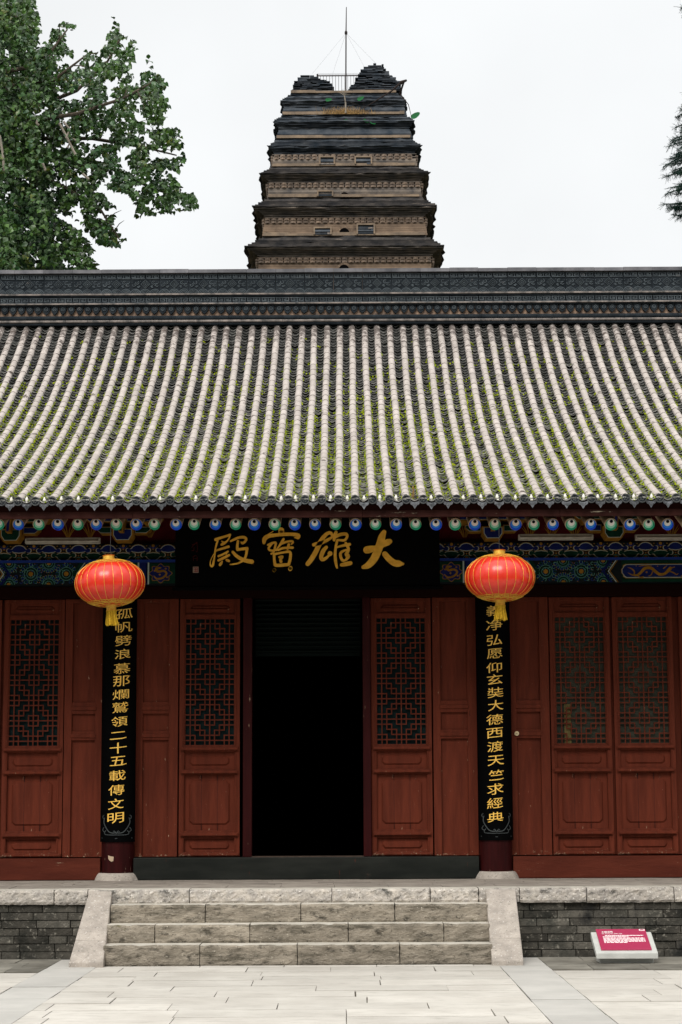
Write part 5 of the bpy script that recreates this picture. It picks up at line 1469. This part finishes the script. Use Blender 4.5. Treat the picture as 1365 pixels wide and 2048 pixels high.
tips = [(755, 150), (750, 130), (760, 175), (975, 395), (970, 430), (975, 385), (1200, 1000), (1120, 1085), (1150, 1090), (470, 160), (410, 155), (1270, 1300), (1205, 1365), (1100, 1365), (1030, 1380), (905, 1395), (775, 1590), (740, 1590), (670, 1575), (610, 1520), (520, 1440), (800, 1555)]
for a, c in tips:
    for q in range(2): heart(fo, T(a + jit(8), c + jit(8), TD), 0.11)
k = 0
while k < 5200:                                                  # the rest of the crown, left of the picture
    v = Vector((random.gauss(0, 1), random.gauss(0, 1), random.gauss(0, 1)))
    if v.length > 2.2: continue
    p = T(-420, 700, TD) + Vector((v.x * 1.7, v.y * 2.0, v.z * 3.0))
    if p.x > T(-5, 700, TD).x or p.z < 3.5: continue
    heart(fo, p, random.uniform(0.11, 0.18)); k += 1
fo.build('crown', M['leaf'], tree, normals=False)

# ------------------------------------------------------------------ conifer at the right edge
CDp = 37.0
cb0 = W(1530, 900, CDp); cb0.z = 0
con = thing('conifer', 'dark conifer whose drooping needle sprays reach in at the right edge', 'tree', cb0)
b = MB(); ctop = W(1510, -700, CDp)
b.tube([cb0, cb0.lerp(ctop, 0.5), ctop], [0.30, 0.2, 0.03], 10); b.build('trunk', M['bark'], con, smooth=50)
nd = MB(); bb = MB()
def spray(p0, p1, sag, L=0.11, per=95):
    pts = []
    for i in range(9):
        t = i / 8; p = p0.lerp(p1, t); p.z += sag * math.sin(math.pi * t * 0.9); pts.append(p)
    bb.tube(pts, [0.028 * (1 - t / 9) + 0.004 for t in range(9)], 4)
    for i in range(per):
        t = random.uniform(0.15, 1.0); f = t * 8; j = min(int(f), 7); p = pts[j].lerp(pts[j + 1], f - j)
        tn = (pts[j + 1] - pts[j]).normalized()
        d = (tn * random.uniform(0.2, 1.0) + Vector((jit(0.7), jit(0.9), random.uniform(-1.0, 0.5)))).normalized()
        ln_ = L * random.uniform(0.6, 1.6)
        e = p + d * ln_
        bb.tube([p, e], [0.004, 0.002], 3)
        for q in range(7):
            r_ = p.lerp(e, q / 7 + 0.1); dn = (d * 0.7 + Vector((jit(1), jit(1), jit(1)))).normalized() * random.uniform(0.03, 0.055)
            sd_ = dn.cross(d).normalized() * 0.0032
            nd.add([r_ - sd_, r_ + sd_, r_ + dn], [(0, 1, 2)])
VIS = [(1326, 405, -0.10), (1330, 392, 0.1), (1331, 355, 0.05), (1327, 338, 0.15), (1340, 318, 0.02), (1338, 296, 0.1), (1345, 285, 0.05), (1352, 255, 0.02), (1352, 238, 0.1), (1362, 222, 0.1), (1342, 375, 0.0), (1336, 412, -0.15), (1350, 345, 0.0), (1352, 310, 0), (1372, 190, 0.1), (1380, 150, 0.1), (1376, 110, 0.1), (1362, 20, 0.1), (1350, 400, -0.2), (1358, 425, -0.2), (1360, 365, -0.1)]
for (px, py, sg) in VIS:
    q = W(px, py, CDp - 1.2 + jit(0.7)); s = W(1470 + jit(20), py - 30, CDp); spray(s, q, sg, 0.11, 150)
    for k in range(2): spray(W(1470 + jit(20), py - 20 + jit(25), CDp), W(px + random.uniform(6, 30), py + jit(14), CDp - 1 + jit(1)), sg, 0.10, 110)
for i in range(60):
    zz = random.uniform(3, 14); an = random.uniform(0, 6.28); L = 1.9 * (1 - (zz - 3) / 14)
    s = Vector((cb0.x, cb0.y, zz)); e = s + Vector((abs(math.cos(an)) * L if math.cos(an) < 0 and zz > 7 else math.cos(an) * L, math.sin(an) * L, -0.3))
    if e.x < W(1366, 500, CDp).x: e.x = W(1400, 500, CDp).x
    spray(s, e, 0.2, 0.16, 40)
nd.build('needles', M['needle'], con, normals=False); bb.build('branches', M['needle'], con)

# ------------------------------------------------------------------ unseen trees added behind the viewer to shade the hall front
def shade_tree(x, y_, h, label):
    root = thing('added_shade_tree', label, 'tree', (x, y_, -0.03), 'unseen trees added to shade the hall front')
    b = MB(); b.tube([(x, y_, -0.05), (x + jit(0.3), y_ + jit(0.3), h * 0.45), (x + jit(0.5), y_ + jit(0.5), h * 0.92)], [0.28, 0.18, 0.03], 8); b.build('trunk', M['bark'], root, smooth=50)
    b = MB()
    for i in range(1500):
        v = Vector((random.gauss(0, 1), random.gauss(0, 1), random.gauss(0, 1)))
        if v.length > 2.1: continue
        heart(b, Vector((x + v.x * 1.9, y_ + v.y * 1.9, max(0.8, h * 0.54 + v.z * h * 0.24))), random.uniform(0.35, 0.6))
    b.build('crown', M['leaf'], root, normals=False)
for i, (x, y_) in enumerate(((-26, 6), (-24, -1), (-19, -8), (-13, -12), (-6.5, -14), (0, -15), (6.5, -14), (13, -12), (19, -8), (24, -1), (26, 6))):
    shade_tree(x + jit(1), y_ + jit(1), random.uniform(11, 14), 'broad green tree added out of view behind the viewer to shade the hall front')
